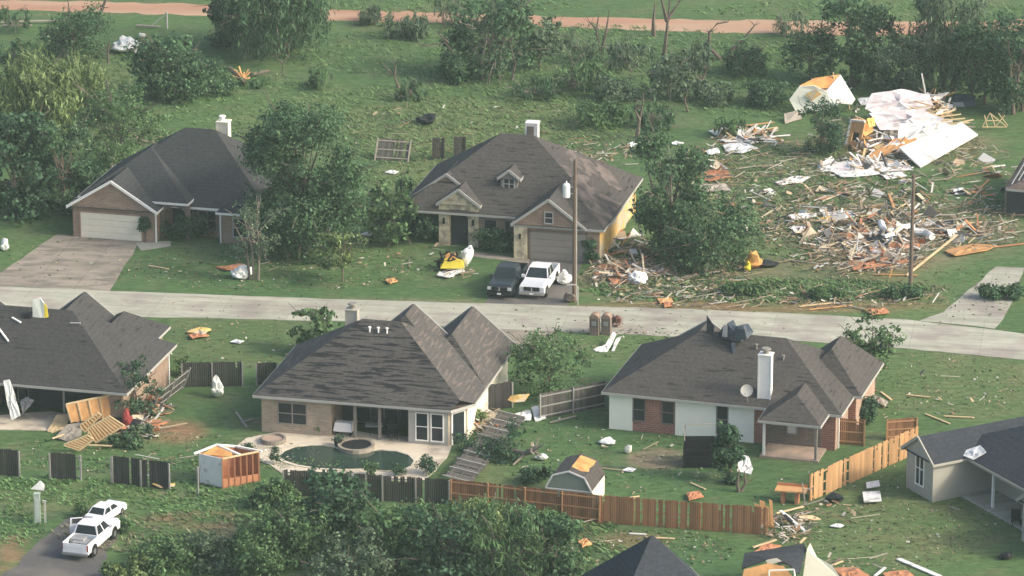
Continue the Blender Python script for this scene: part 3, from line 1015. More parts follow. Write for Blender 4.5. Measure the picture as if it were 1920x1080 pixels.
ring('spa', 'round raised spa of dark water at the back rim of the pool', 'hot tub', 668, 840, 1.25, .28, 'old_concrete', 'black', .22)
ring('fire_pit', 'low round stone fire pit on the left end of the terrace', 'fire pit', 513, 828, .85, .3, 'old_concrete', 'porch_slab', .2)


# ---------------------------------------------------------------- trees
def leaf_quads(blobs, n, size, rng, style):
    """leaves spread through the outer part of each clump"""
    c = np.array([b[0] for b in blobs])
    r = np.array([b[1] for b in blobs])
    nt_ = max(24, n // 15)
    pk = rng.choice(len(blobs), nt_, p=r ** 2 / np.sum(r ** 2))
    d = rng.normal(size=(nt_, 3))
    d /= np.linalg.norm(d, axis=1)[:, None]
    rad = r[pk] * (0.3 + 0.95 * rng.random(nt_) ** 0.75)
    sq = np.array([1, 1, .8]) if style != 'droop' else np.array([1, 1, 1.2])
    tc_ = c[pk] + d * rad[:, None] * sq
    which = rng.integers(0, nt_, n)
    spread = (.1 + .22 * rng.random(nt_)) * min(1.3, max(.5, float(np.mean(r)) * 1.1))
    p = tc_[which] + rng.normal(size=(n, 3)) * spread[which][:, None] * (np.array([.8, .8, 1.7]) if style == 'droop' else np.array([1, 1, .75]))
    d = d[which]
    p[:, 2] = np.maximum(p[:, 2], .06)
    nr = d * .7 + rng.normal(size=(n, 3)) * .55 + np.array([0, 0, .3])
    nr /= np.linalg.norm(nr, axis=1)[:, None]
    t = rng.normal(size=(n, 3))
    if style == 'droop':
        t = t * .35 + np.array([0, 0, -1.0])
    t -= nr * np.sum(t * nr, axis=1)[:, None]
    t /= np.linalg.norm(t, axis=1)[:, None] + 1e-9
    b = np.cross(nr, t)
    s = size * (.55 + .9 * rng.random(n))
    l, wd = (s * (1.9 if style == 'droop' else 1.0))[:, None], (s * (.38 if style == 'droop' else .62))[:, None]
    fold = nr * (wd * .35)
    return np.stack([p - t * l * .5, p + b * wd * .5 + fold, p + t * l * .5, p - b * wd * .5 + fold], 1)


SEED = [0]


def tree(px, py, H, R_, leaf, label, name='tree', cat='tree', style='round', z0=None, dens=1.0, lean=(0, 0), trunk='bark', size=.27, group=None, stems=1, hollow=0.0):
    SEED[0] += 1
    rng = np.random.default_rng(100 + SEED[0])
    o = thing(name, label, cat, P(px, py), 0, group)
    z0 = H * .12 if z0 is None else z0
    zc, hz = (H + z0) / 2, (H - z0) / 2
    k = int(10 + R_ * 7)
    blobs = []
    for i in range(k):
        a, e = rng.random() * 6.283, rng.random()
        rr = R_ * (.15 + .75 * rng.random() ** .5)
        z = zc + hz * (rng.random() * 1.7 - .85)
        taper = math.sqrt(max(.08, 1 - ((z - zc) / hz) ** 2 * .85)) if style != 'cone' else max(.12, 1.05 - (z - z0) / (H - z0))
        f = (z - z0) / max(.1, H)
        br = R_ * (.2 + .2 * rng.random()) * (1 if hz > R_ * .6 else .75)
        rr = min(rr, R_ * 1.02 - br)
        z = max(z0 + br * .4, min(z, H - br * .85))
        blobs.append(((rr * taper * math.cos(a) + lean[0] * f, rr * taper * math.sin(a) + lean[1] * f, z), br))
    size = size * (.75 + .6 * rng.random())
    n = int(min(34000, max(900, 640 * R_ * R_ * max(.8, hz / max(R_, .1)))) * dens)
    quads('crown', leaf_quads(blobs, n, size, rng, style), leaf, o)
    t = MB()
    tr = max(.05, H * .017)
    for s_ in range(stems):
        ox, oy = (0, 0) if stems == 1 else (rng.normal() * R_ * .12, rng.normal() * R_ * .12)
        top = Vector((lean[0] * .6 + ox * 3, lean[1] * .6 + oy * 3, z0 + (H - z0) * .75))
        mid = top * .5 + Vector((rng.normal() * .12, rng.normal() * .12, 0))
        t.tube([(ox, oy, -.1), tuple(mid), tuple(top)], [tr * 1.25, tr * .8, tr * .25], 7)
    for c, r in blobs[:24]:
        f = .3 + .4 * rng.random()
        st = Vector((lean[0] * f * .7, lean[1] * f * .7, z0 + (H - z0) * .7 * f))
        md = st.lerp(Vector(c), .55) + Vector((0, 0, -.1 * r))
        t.tube([st, md, c], [tr * .5, tr * .34, tr * .1], 5, cap=False)
    for k in range(int(R_ * 8) if style != 'cone' else 0):
        c, r = blobs[rng.integers(0, len(blobs))]
        c = Vector(c)
        out = Vector((c.x, c.y, (c.z - zc) * .7 + .4)).normalized()
        e_ = c + out * r * (1.15 + .7 * rng.random()) + Vector(rng.normal(size=3)) * .25
        t.tube([c, c.lerp(e_, .6) + Vector(rng.normal(size=3)) * .08, e_], [tr * .24 + .015, tr * .16 + .012, .015], 4, cap=False)
    t.build('trunk', trunk, o)
    return o


def shrub(px, py, H, R_, leaf, label, cat='shrub', size=.22, dens=1.0, group=None, squash=1.0, name='shrub', style='round'):
    SEED[0] += 1
    rng = np.random.default_rng(100 + SEED[0])
    k = int(6 + R_ * 5)
    blobs = []
    for i in range(k):
        a, rr = rng.random() * 6.283, R_ * .75 * rng.random() ** .5
        z = H * (.2 + .62 * rng.random()) * (1 - .3 * (rr / R_) ** 2)
        blobs.append(((rr * math.cos(a), rr * math.sin(a) * squash, z), min(H * .32, R_ * .42) * (.7 + .5 * rng.random())))
    n = int(min(14000, max(600, 1300 * R_ * (R_ + H) * .5)) * dens)
    o = quads(name, leaf_quads(blobs, n, size, rng, style), leaf)
    o.location = P(px, py)
    return tag(o, label, cat, group)


def bare_tree(px, py, limbs, label, rad=.16, m='bark', name='bare_tree', tw=6):
    """a stripped tree: limbs are lists of photo points standing over the base row"""
    SEED[0] += 1
    r = random.Random(SEED[0])
    base = P(px, py)
    b = MB()
    for li in limbs:
        pts = [W(x, y, py) - base + Vector((0, r.uniform(-.2, .2) * (i > 0), 0)) for i, (x, y) in enumerate(li)]
        pts[0].z = max(pts[0].z, -.05)
        rd = [rad * (1 - .75 * i / max(1, len(pts) - 1)) for i in range(len(pts))]
        b.tube(pts, rd, 6)
        for k in range(tw):
            i = r.randrange(max(1, len(pts) // 2), len(pts))
            s_ = pts[i]
            e_ = s_ + Vector((r.uniform(-1, 1), r.uniform(-1, 1), r.uniform(.1, .9))) * .8
            b.tube([s_, e_], [rad * .22, rad * .06], 4)
    o = b.build(name, m)
    o.location = base
    return tag(o, label, 'bare tree')


tree(572, 474, 11.8, 5.1, 'leaf_dark', 'huge dense green tree between the two brick houses across the street', z0=.4, dens=1.9)
tree(735, 455, 4.8, 2.3, 'leaf_mid', 'medium tree beside the left corner of the dormer house', z0=.2, dens=.7)
shrub(805, 452, 3.2, 1.5, 'leaf_deep', 'tall dark shrubs against the window left of the arch entry')
tree(484, 522, 5.9, 2.2, 'leaf_grey', 'small thinned out tree with wispy upright grey-green twigs on the front lawn', z0=1.5, dens=.6, trunk='bark_pale', stems=3, size=.2)
tree(642, 528, 3.9, 1.9, 'leaf_pale', 'young broken sapling with loose light foliage on the lawn left of the yellow heap', z0=.7, dens=.6)
tree(272, 455, 1.95, .5, 'leaf_deep', 'ball topped topiary beside the cream garage door', 'topiary', 'topiary', z0=1.0, size=.14)
shrub(362, 445, 2.4, 1.7, 'leaf_deep', 'dark rounded shrub in front of the windows right of the cream garage')
shrub(318, 446, 1.3, .9, 'leaf_dark', 'low shrub by the arched entry of the cream garage house')
shrub(935, 468, 1.9, 1.7, 'leaf_dark', 'clipped hedge under the windows between stone arch and garage', cat='hedge', squash=.6)
shrub(885, 458, 1.5, .6, 'leaf_deep', 'small dark bush at the foot of the stone arch entry')
shrub(1102, 492, 2.3, .8, 'leaf_deep', 'upright bush at the corner right of the taupe garage door')
tree(1252, 480, 9.8, 3.1, 'leaf_dark', 'tall ragged tree right of the torn yellow wall', z0=.1, stems=4, dens=1.0, trunk='bark_pale')
tree(1335, 500, 5.4, 4.1, 'leaf_dark', 'wide dark bushy tree flecked with white scraps left of the orange tarp', z0=.2, dens=.7, stems=3)
tree(30, 405, 8.6, 3.9, 'leaf_deep', 'dark tree at the left edge behind the lawn of the cream garage house', z0=.3)
tree(120, 400, 7.6, 3.0, 'leaf_dark', 'dark tree touching the left eave of the cream garage house', z0=.2)
tree(225, 318, 6.8, 3.9, 'leaf_mid', 'half stripped tree with tangled grey limbs behind the black roof', z0=.3, dens=.75, trunk='bark_pale', stems=3)
tree(60, 250, 6.2, 4.2, 'leaf_pale', 'pale yellow-green willow in the upper left field', style='droop', z0=.3, dens=.8, size=.34)
tree(150, 235, 5.2, 3.2, 'leaf_pale', 'smaller pale yellow-green willow right beside the larger one', style='droop', z0=.2, dens=.7, size=.34)
tree(140, 105, 4.6, 3.4, 'leaf_dark', 'round dark thicket tree left of the white crumpled sheets in the far field', z0=.1, dens=.9)
tree(515, 102, 9.0, 6.2, 'leaf_dark', 'big spreading tree over the dirt road at the top', z0=1.2, dens=.75, stems=6, style='droop')
tree(428, 86, 5.6, 2.2, 'leaf_deep', 'dark bushy tree beside the big spreading one at the top', z0=.2)
tree(322, 182, 5.4, 3.6, 'leaf_dark', 'dark full tree left of the splintered fallen trunk', z0=.1)
tree(925, 142, 7.0, 4.4, 'leaf_dark', 'dark tree with bare limbs poking out at top centre', z0=.3, stems=5, dens=.5, trunk='bark_pale')
tree(1010, 128, 4.6, 2.4, 'leaf_grey', 'thin grey-green tree right of the dark one at top centre', z0=.3, dens=.6, stems=2)
shrub(850, 150, 2.4, 2.0, 'leaf_dark', 'low bush at the left foot of the dark top centre tree')
shrub(1150, 190, 2.0, 2.4, 'leaf_grey', 'low grey-green brush above the snag behind the dormer house', dens=.4)
tree(1255, 185, 3.6, 2.6, 'leaf_grey', 'bushy tree in the brush left of the curved bare trunk', z0=.2, dens=.5, stems=4, trunk='bark_pale')
shrub(1120, 235, 2.0, 2.6, 'leaf_mid', 'green brush right of the far chimney', dens=.5)
shrub(1330, 192, 1.7, 2.4, 'leaf_grey', 'low brush under the curved bare trunk', dens=.45)
shrub(1435, 195, 2.2, 2.4, 'leaf_dark', 'brush just left of the torn white house corner', dens=.6)
tree(1602, 160, 8.2, 3.2, 'leaf_dark', 'tall tree behind the torn white house corner', z0=1.0, stems=3, dens=.6)
tree(1520, 150, 4.6, 2.6, 'leaf_dark', 'short bushy tree left of the tall one behind the wreck', z0=.2)
tree(1690, 170, 5.2, 3.2, 'leaf_grey', 'dark mid height tree behind the pale crumpled sheets', z0=.2)
tree(1775, 170, 9.4, 3.6, 'leaf_grey', 'tall pale limbed ragged tree behind the lumber heap', z0=.5, stems=4, dens=.6, trunk='bark_pale', style='droop')
tree(1842, 195, 7.4, 3.2, 'leaf_dark', 'dark dense tree behind the broken truss frame', z0=.3, dens=.75, stems=2)
tree(1908, 212, 9.0, 3.2, 'leaf_deep', 'tall dark tree filling the upper right corner', z0=.3, dens=.85, stems=2)
tree(1540, 288, 4.5, 2.3, 'leaf_deep', 'dark bushy tree standing in front of the torn white house corner', z0=.1, dens=1.0)
tree(1030, 742, 4.4, 3.0, 'leaf_mid', 'round leafy tree right of the pool house roof', z0=.2)
tree(592, 662, 3.3, 1.8, 'leaf_mid', 'small tree peeking over the left roof slope of the pool house', z0=.4)
tree(1637, 730, 5.3, 2.1, 'leaf_mid', 'small round tree standing before the right wing of the white brick house', z0=1.7, size=.26)
tree(250, 790, 4.3, 1.9, 'leaf_deep', 'dark tree at the broken back corner of the left edge house', z0=.2, dens=.9)
shrub(345, 702, 1.5, .7, 'leaf_pale', 'small bright green bush by the grey gate fence')
tree(1366, 902, 4.0, 1.4, 'leaf_deep', 'dark cone shaped evergreen beside the trampoline', 'pine_tree', z0=.02, size=.22, style='cone', dens=2.4)
shrub(1625, 790, 1.9, .9, 'leaf_deep', 'dark round bush by the right wing of the white brick house')
shrub(597, 812, .8, .6, 'leaf_mid', 'small clipped bush at the brick corner of the pool house porch', size=.14)
tree(632, 1020, 4.7, 2.9, 'leaf_deep', 'darkest tall tree standing in front of the fence below the pool', z0=.3, dens=.9)
tree(545, 1050, 3.6, 2.7, 'leaf_mid', 'grey-green bushy tree left of the darkest tree below the pool', z0=.1, trunk='bark_pale')
tree(735, 1062, 4.4, 3.2, 'leaf_mid', 'broad bushy tree at the bottom right of the darkest tree', z0=.1, dens=.65, trunk='bark_pale', stems=3)
tree(655, 1100, 3.6, 3.0, 'leaf_grey', 'thin leaved bushy tree cut by the bottom edge below the pool', z0=.1, dens=.8)
tree(850, 1085, 5.0, 3.2, 'leaf_deep', 'dark rounded tree at the bottom edge centre', z0=.1, dens=.75)
tree(945, 1095, 5.0, 2.9, 'leaf_mid', 'bushy tree cut by the bottom edge just right of the dark rounded one', z0=.1, dens=.6, style='droop', trunk='bark_pale', stems=3)
tree(1025, 1085, 4.6, 2.5, 'leaf_dark', 'rightmost bushy tree of the bottom thicket', z0=.1, dens=.65, stems=3)
shrub(800, 1000, 1.9, 2.3, 'leaf_mid', 'mid height thicket below the dark corner fence')
shrub(905, 1000, 2.1, 2.4, 'leaf_pale', 'light green thicket below the left end of the red fence')
shrub(1010, 1005, 1.7, 2.0, 'leaf_mid', 'thicket below the middle of the red fence rails')
shrub(470, 1075, 2.5, 2.4, 'leaf_mid', 'bush at the bottom edge between the dirt patch and the thicket')
shrub(400, 1060, 1.8, 2.0, 'leaf_grey', 'dry grey bush on the dirt patch right of the white pickup')
shrub(300, 1065, 1.9, 2.2, 'leaf_mid', 'leafy bush beside the pickup bed at the bottom')
shrub(240, 1085, 1.4, 1.6, 'leaf_pale', 'pale green bush at the bottom edge beside the asphalt lane')
shrub(236, 992, 1.0, .8, 'leaf_mid', 'small bush hiding the right flank of the white car', dens=.8)
shrub(160, 968, .8, .7, 'leaf_mid', 'small weed bush at the left of the white car', dens=.8)
shrub(515, 945, 1.6, 2.0, 'leaf_mid', 'leafy bush right of the tipped red and white shed')
shrub(1880, 560, 1.1, 1.9, 'leaf_dark', 'snapped treetop lying across the concrete driveway at the right', cat='fallen branch', squash=.5, name='fallen_branch')
shrub(1690, 560, .9, 1.7, 'leaf_dark', 'downed leafy branch at the foot of the right utility pole', cat='fallen branch', squash=.6, name='fallen_branch')
shrub(1545, 560, .8, 1.6, 'leaf_mid', 'low ditch brush on the verge right of the orange tarp', squash=.5)
shrub(1390, 555, .9, 2.0, 'leaf_mid', 'low ditch brush on the verge below the wide dark bushy tree', squash=.5)
shrub(1155, 612, 1.0, .5, 'leaf_red', 'reddish stripped bush beside the two brick pillars', size=.14)
shrub(1005, 905, 1.0, 1.0, 'leaf_deep', 'dark bush in the shade left of the barn shed')
for x, y, lab in ((385 / 4 + 420, 862, 0), (0, 0, 1)):
    if lab == 0:
        shrub(516, 870, 1.5, .35, 'leaf_deep', 'slim dark potted shrub at the left corner of the pool', size=.12)
shrub(465, 852, 1.0, .35, 'leaf_deep', 'small dark potted shrub at the far left tip of the terrace', size=.12)
shrub(748, 892, 1.1, .4, 'leaf_deep', 'dark potted shrub at the right front rim of the pool', size=.12)
shrub(800, 890, 1.5, .7, 'leaf_deep', 'dark planting at the right front corner of the terrace', size=.14)
shrub(693, 893, 1.2, .45, 'leaf_mid', 'green planting at the front middle rim of the pool', size=.14)

for x, y, hh, rr_, lf, lab in [(1085, 112, 2.6, 2.2, 'leaf_grey', 'thin grey scrub below the dirt road right of the dark top centre tree'), (1175, 125, 2.2, 2.4, 'leaf_grey', 'thin grey scrub right of the two stemmed snag'), (1300, 128, 2.0, 2.2, 'leaf_grey', 'thin grey scrub left of the hooped bare tree'),
                              (1405, 140, 2.4, 2.4, 'leaf_dark', 'scrub right of the hooped bare tree'), (1090, 172, 2.2, 2.6, 'leaf_mid', 'green scrub in the middle of the far field'), (1225, 238, 1.8, 2.2, 'leaf_dark', 'scrub right of the broken grey snag'), (765, 70, 1.7, 2.4, 'leaf_grey', 'low grey scrub under the dirt road left of top centre'),
                              (705, 45, 1.5, 1.8, 'leaf_grey', 'small grey scrub touching the dirt road right of the spreading tree'), (835, 48, 3.0, 1.8, 'leaf_grey', 'tall thin scrub crossing the dirt road at top centre'), (945, 55, 3.4, 2.2, 'leaf_grey', 'thin tall scrub crossing the dirt road behind the dark tree'),
                              (1475, 70, 2.2, 2.0, 'leaf_grey', 'thin scrub before the dirt road left of the curved trunk'), (770, 185, 1.3, 1.6, 'leaf_dark', 'low weedy bush below the small forked dead tree'), (1000, 185, 1.5, 2.4, 'leaf_dark', 'low bush in the shade right of the dark top centre tree'),
                              (600, 165, 1.2, 1.6, 'leaf_mid', 'low green bush under the right side of the spreading tree'), (25, 62, 2.2, 1.8, 'leaf_dark', 'dark bush at the top left edge'), (30, 118, 1.7, 1.9, 'leaf_dark', 'dark bush on the left edge over the pale willow'), (1370, 255, 1.2, 1.5, 'leaf_mid', 'weedy clump above the plank scatter'), (760, 385, 2.2, 1.3, 'leaf_dark', 'bush filling the gap between the medium tree and the dormer house')]:
    tree(x, y, hh, rr_, lf, lab, 'scrub', 'shrub', 'droop', z0=.1, dens=.42, trunk='bark_pale', stems=3)

bare_tree(1133, 95, [[(1126, 95), (1118, 62), (1122, 30)], [(1128, 95), (1136, 60), (1142, 22)], [(1120, 55), (1108, 45)]], 'two stemmed bare snag before the dirt road')
bare_tree(1245, 108, [[(1245, 108), (1250, 60), (1256, 0)], [(1251, 40), (1238, -10)], [(1252, 35), (1274, 5)]], 'tall bare trunk crossing the dirt road', .22)
bare_tree(1226, 68, [[(1226, 68), (1225, 40), (1228, 8)]], 'short thick stump beside the tall bare trunk', .24, tw=3)
bare_tree(1352, 112, [[(1352, 112), (1330, 88), (1330, 62), (1345, 44), (1365, 42)], [(1354, 110), (1390, 78), (1415, 48)]], 'bare tree bent into a hoop before the dirt road', .2)
bare_tree(1195, 258, [[(1195, 258), (1199, 225), (1206, 190)], [(1199, 225), (1190, 205)]], 'broken grey snag behind the dormer house', .2)
bare_tree(748, 165, [[(748, 165), (738, 140), (718, 120)], [(740, 140), (742, 120)]], 'small forked dead tree in the open field', .14)
bare_tree(858, 150, [[(868, 142), (850, 100), (835, 80), (790, 86)], [(840, 80), (822, 62)]], 'leaning bare limb arching left of the dark top centre tree', .14)
bare_tree(1320, 178, [[(1320, 178), (1316, 150), (1306, 128)], [(1316, 150), (1324, 130)]], 'thin bare snag in the brush right of the field centre', .12)
bare_tree(1562, 115, [[(1562, 115), (1546, 85), (1540, 50), (1545, 25)], [(1550, 90), (1562, 60)]], 'curved bare trunk behind the torn white house corner', .16)
bare_tree(529, 138, [[(529, 138), (530, 118), (540, 106)], [(530, 120), (520, 108)]], 'tiny forked dead tree right of the splintered trunk', .1)
bare_tree(203, 118, [[(203, 118), (202, 98), (206, 72)]], 'short dark stump left of the white crumpled sheets', .14, tw=3)
bare_tree(126, 40, [[(126, 40), (130, 20), (126, -8)]], 'thin trunk crossing the dirt road at the top left', .12, tw=4)
bare_tree(186, 32, [[(186, 32), (192, 15), (202, -10)]], 'leaning ragged trunk on the dirt road at the top left', .26, tw=8)
bare_tree(1070, 150, [[(1070, 150), (1074, 125), (1068, 100)], [(1073, 128), (1082, 112)]], 'thin dead stem right of the dark top centre tree', .1)
bare_tree(1180, 150, [[(1180, 150), (1186, 128), (1200, 112)], [(1184, 134), (1176, 120)]], 'leaning dead stem in the middle of the far field', .1)
bare_tree(1290, 210, [[(1290, 210), (1284, 188), (1290, 168)]], 'short dead stem left of the thin bare snag', .1, tw=4)
bare_tree(1420, 120, [[(1420, 120), (1424, 98), (1438, 84)], [(1423, 104), (1412, 88)]], 'forked dead stem right of the hooped bare tree', .1)
bare_tree(905, 150, [[(905, 150), (902, 115), (912, 75), (908, 40)], [(904, 120), (888, 92)]], 'tall dead trunk inside the dark top centre tree', .16, 'bark_pale')
bare_tree(960, 150, [[(960, 150), (966, 118), (958, 88)], [(964, 124), (980, 104)]], 'pale broken trunk right of the tall dead one at top centre', .13, 'bark_pale')
bare_tree(1822, 150, [[(1822, 150), (1812, 110), (1806, 70), (1815, 40)], [(1812, 112), (1832, 92)]], 'pale bent trunk among the dark trees at the upper right', .15, 'bark_pale')
bare_tree(1740, 140, [[(1740, 140), (1744, 105), (1738, 70)], [(1743, 110), (1756, 84)]], 'pale straight trunk behind the lumber heap', .13, 'bark_pale')
bare_tree(1650, 130, [[(1650, 130), (1654, 100), (1648, 72)], [(1652, 106), (1664, 90)]], 'dead stem above the long crumpled sheet', .1)
bare_tree(705, 400, [[(705, 410), (700, 380), (708, 350)], [(702, 385), (690, 362)]], 'pale snapped stem between the huge tree and the dormer house', .1, 'bark_pale')
bare_tree(268, 268, [[(300, 300), (262, 262), (238, 240)], [(262, 262), (280, 240)]], 'grey broken limbs leaning behind the black roof', .16, 'bark_pale')

# the fallen tree with the bright splintered break
t = thing('fallen_tree', 'fallen tree with bright orange splintered trunk break', 'fallen tree', P(455, 150))
L0 = t.location
b = MB()
b.tube([P(455, 150, .5) - L0, P(430, 128, .9) - L0, P(380, 122, .9) - L0, P(345, 112, 1.2) - L0], [.22, .2, .15, .08], 7)
b.tube([P(456, 155) - L0, P(457, 150, .9) - L0], [.26, .2], 7)
b.build('trunk', 'bark', t)
MB().tube([P(470, 140, .3) - L0, P(505, 132, .4) - L0], [.2, .1], 7).build('broken_limb', 'bark', t)
b = MB()
r_ = random.Random(2)
for k in range(16):
    a = P(456, 148, .9) - L0
    b.beam(a, a + Vector((r_.uniform(-.9, .6), r_.uniform(-.3, .3), r_.uniform(-.1, 1.1))), .12, .06)
b.build('splintered_break', 'splinter', t)
quads('crown', leaf_quads([((P(x, y, z) - L0), r) for x, y, z, r in ((410, 142, .9, 1.1), (380, 130, 1.3, 1.3), (430, 165, .6, .9), (350, 150, 1.0, 1.3), (480, 152, .5, .8), (400, 165, .7, 1.0))], 1800, .28, np.random.default_rng(5), 'round'), 'leaf_dark', t)
# the uprooted tree over the leaning fence
t = thing('fallen_tree', 'uprooted dark tree lying across the back lawn beside the leaning fence', 'fallen tree', P(950, 850))
L0 = t.location
b = MB()
b.tube([P(905, 832, .4) - L0, P(950, 842, .5) - L0, P(985, 850, .5) - L0, P(1000, 845, .9) - L0], [.07, .14, .18, .25], 7)
b.tube([P(985, 850, .5) - L0, P(962, 872, .1) - L0], [.1, .06], 6)
for k in range(7):
    a = P(1000, 845, .9) - L0
    b.tube([a, a + Vector((r_.uniform(0, .8), r_.uniform(-.6, .6), r_.uniform(-.7, .7)))], [.09, .03], 5)
b.build('trunk', 'bark_pale', t)
quads('crown', leaf_quads([((P(x, y, z) - L0), r) for x, y, z, r in ((920, 838, .6, .9), (885, 828, .6, 1.0), (950, 840, .8, .8), (968, 825, 1.2, .8), (905, 850, .4, .8), (940, 858, .4, .7), (965, 800, 1.6, .5))], 1700, .2, np.random.default_rng(6), 'round'), 'leaf_deep', t)


# ---------------------------------------------------------------- wild grass and weeds
def tufts(name, areas, m, seed):
    rng = np.random.default_rng(seed)
    out = []
    for px, py, rx, ry, n, ht in areas:
        n = int(n * 1.8)
        a, rr = rng.random(n) * 6.283, np.sqrt(rng.random(n))
        x, y = px + rx * rr * np.cos(a), py + ry * rr * np.sin(a)
        k = np.floor(x / 9) * 7.3 + np.floor(y / 4) * 3.7
        keep = (np.sin(k * 12.9898) * 43758.5 % 1) < .62
        for q, w_ in zip(x[keep], y[keep]):
            out.append((*P(q, w_)[:2], ht))
    out = np.array(out)
    n = len(out)
    az = rng.random(n) * 6.283
    hh = out[:, 2] * (.2 + .45 * rng.random(n))
    wd = .035 + .055 * rng.random(n)
    lx, ly = rng.normal(size=n) * .9 * hh - .9 * hh, rng.normal(size=n) * .5 * hh
    c, s_ = np.cos(az) * wd, np.sin(az) * wd
    z = np.zeros(n)
    V = np.stack([np.stack([out[:, 0] - c, out[:, 1] - s_, z], -1), np.stack([out[:, 0] + c, out[:, 1] + s_, z], -1),
                  np.stack([out[:, 0] + c * .5 + lx, out[:, 1] + s_ * .5 + ly, hh], -1), np.stack([out[:, 0] - c * .3 + lx, out[:, 1] - s_ * .3 + ly, hh * .92], -1)], 1)
    o = quads(name, V, m)
    return tag(o, kind='stuff')


tufts('weeds', [(250, 922, 330, 26, 2600, .24), (30, 985, 60, 40, 500, .3), (420, 950, 160, 30, 900, .3), (330, 1040, 90, 40, 900, .4), (560, 990, 120, 50, 1200, .5), (900, 985, 260, 36, 2600, .5),
                (1080, 1050, 120, 40, 900, .35), (1420, 545, 330, 22, 4200, .4), (1240, 540, 130, 26, 1200, .35), (100, 905, 120, 12, 500, .3), (350, 870, 320, 12, 700, .2)], 'weed', 3)
tufts('tall_grass', [(850, 230, 330, 75, 6500, .4), (1000, 100, 500, 55, 5200, .4), (1450, 150, 330, 70, 3500, .45), (150, 170, 240, 80, 3000, .4), (500, 200, 180, 60, 1800, .35), (1500, 380, 280, 110, 7000, .35), (740, 310, 90, 40, 800, .3), (1650, 20, 350, 18, 1200, .4), (800, 12, 300, 12, 900, .4)], 'field_grass', 4)


tufts('dead_grass', [(1600, 430, 180, 90, 1700, .3), (1400, 330, 160, 70, 900, .3), (1680, 270, 160, 40, 1200, .3), (1230, 525, 150, 30, 1300, .4), (1460, 545, 320, 26, 1500, .4), (900, 250, 300, 70, 1800, .3), (1850, 420, 80, 50, 600, .3),
                      (300, 1000, 200, 40, 900, .35), (1650, 1000, 230, 70, 900, .15), (1830, 720, 150, 60, 400, .12)], 'dead_brush', 5)


def scatter(name, areas, mt, seed):
    rng = np.random.default_rng(seed)
    V = []
    for px, py, rx, ry, n in areas:
        a, q = rng.random(n) * 6.283, np.sqrt(rng.random(n))
        for x, y in zip(px + rx * q * np.cos(a), py + ry * q * np.sin(a)):
            c = np.array(P(x, y, .05))
            t_ = rng.random() * 6.283
            l, w_ = .035 + .1 * rng.random() ** 2, .02 + .035 * rng.random()
            u, v = np.array([math.cos(t_) * l, math.sin(t_) * l, rng.normal() * .01]), np.array([-math.sin(t_) * w_, math.cos(t_) * w_, rng.normal() * .03])
            V.append([c - u - v, c + u - v, c + u + v, c - u + v])
    me = quads(name, np.array(V), 'weed')
    me.data.materials[0] = mt
    return tag(me, kind='stuff')


scatter('leaf_litter', [(960, 590, 1000, 40, 260), (520, 500, 300, 45, 1500), (1150, 850, 250, 80, 900), (400, 650, 220, 50, 500), (1700, 720, 230, 60, 600), (1650, 960, 260, 90, 900), (300, 850, 300, 40, 900), (1200, 640, 200, 30, 500), (130, 490, 130, 45, 90), (1820, 550, 110, 50, 200), (1200, 1030, 180, 40, 900)],
        islandramp('litter_mix', [(0, (.06, .12, .04)), (.3, (.1, .16, .06)), (.48, (.2, .17, .1)), (.66, (.3, .24, .16)), (.8, (.16, .13, .09)), (.93, (.5, .48, .42))]), 6)


# ---------------------------------------------------------------- fences
def fence(label, a, b, ht=1.85, board='dark_fence', rail='grey_rail', rails='near', lean=0.0, skip=(), bay=2.35, seed=0, ragged_=.03, za=0.0, posts=None, postm=None):
    p, q = P(*a), P(*b)
    L = (q - p).length
    t = thing('wooden_fence', label, 'fence', (p.x, p.y, za), math.atan2(q.y - p.y, q.x - p.x))
    r = random.Random(seed + int(a[0]))
    n = max(1, round(L / bay))
    X = Matrix.Rotation(lean, 4, 'X')
    sy = -1 if rails == 'near' else 1
    for i in range(n + 1):
        x = L * i / n
        MB().box(x - .05, x + .05, (posts or sy) * .06 - .05, (posts or sy) * .06 + .05, -.1, ht * (1.0 if rails == 'near' else .97), X=X).build('post', postm or rail, t)
    for i in range(n):
        if i in skip:
            continue
        x0, x1 = L * i / n + .01, L * (i + 1) / n - .01
        m = MB()
        x = x0
        while x < x1 - .05:
            w_ = .145
            if r.random() > ragged_:
                j = r.uniform(-.03, .03)
                m.box(x, min(x1, x + w_ - .012), -.012, .012, r.uniform(0, .05), ht + j - (r.random() < .04) * .4, X=X)
            x += w_
        m.build('panel', board, t)
        for z in (.25, ht * .5, ht - .2):
            MB().box(x0, x1, sy * .032 - .02, sy * .032 + .02, z - .045, z + .045, X=X).build('rail', rail, t)
    return t


fence('reddish wooden fence with its rails on the near side, left half of the long run', (846, 950), (1124, 981), 1.9, 'red_fence', 'red_rail', seed=1)
fence('dark brown fence with board faces toward us, right half of the long run', (1125, 981), (1438, 1004), 1.9, 'red_fence', 'red_rail', 'far', seed=2, ragged_=.1)
fence('bright cedar fence climbing toward the white brick house', (1520, 940), (1720, 850), 1.9, 'cedar', 'cedar', 'far', seed=3, ragged_=.08)
fence('short cedar fence attached to the right wall of the white brick house', (1556, 832), (1620, 836), 1.85, 'red_fence', 'red_rail', seed=4)
fence('short brown fence stub at the far end of the bright cedar fence', (1662, 826), (1718, 822), 1.5, 'red_fence', 'red_rail', seed=5)
fence('nearly black fence below the pool terrace', (532, 928), (842, 947), 1.75, seed=6, rails='far', posts=-1)
fence('dark broken fence pieces at the lower left edge', (-20, 890), (210, 906), 1.85, skip=(1, 3, 4), seed=7, ragged_=.12, rails='far', posts=-1)
fence('dark fence run left of the tipped shed', (212, 906), (372, 925), 1.9, seed=8, skip=(2,), ragged_=.06, rails='far', posts=-1)
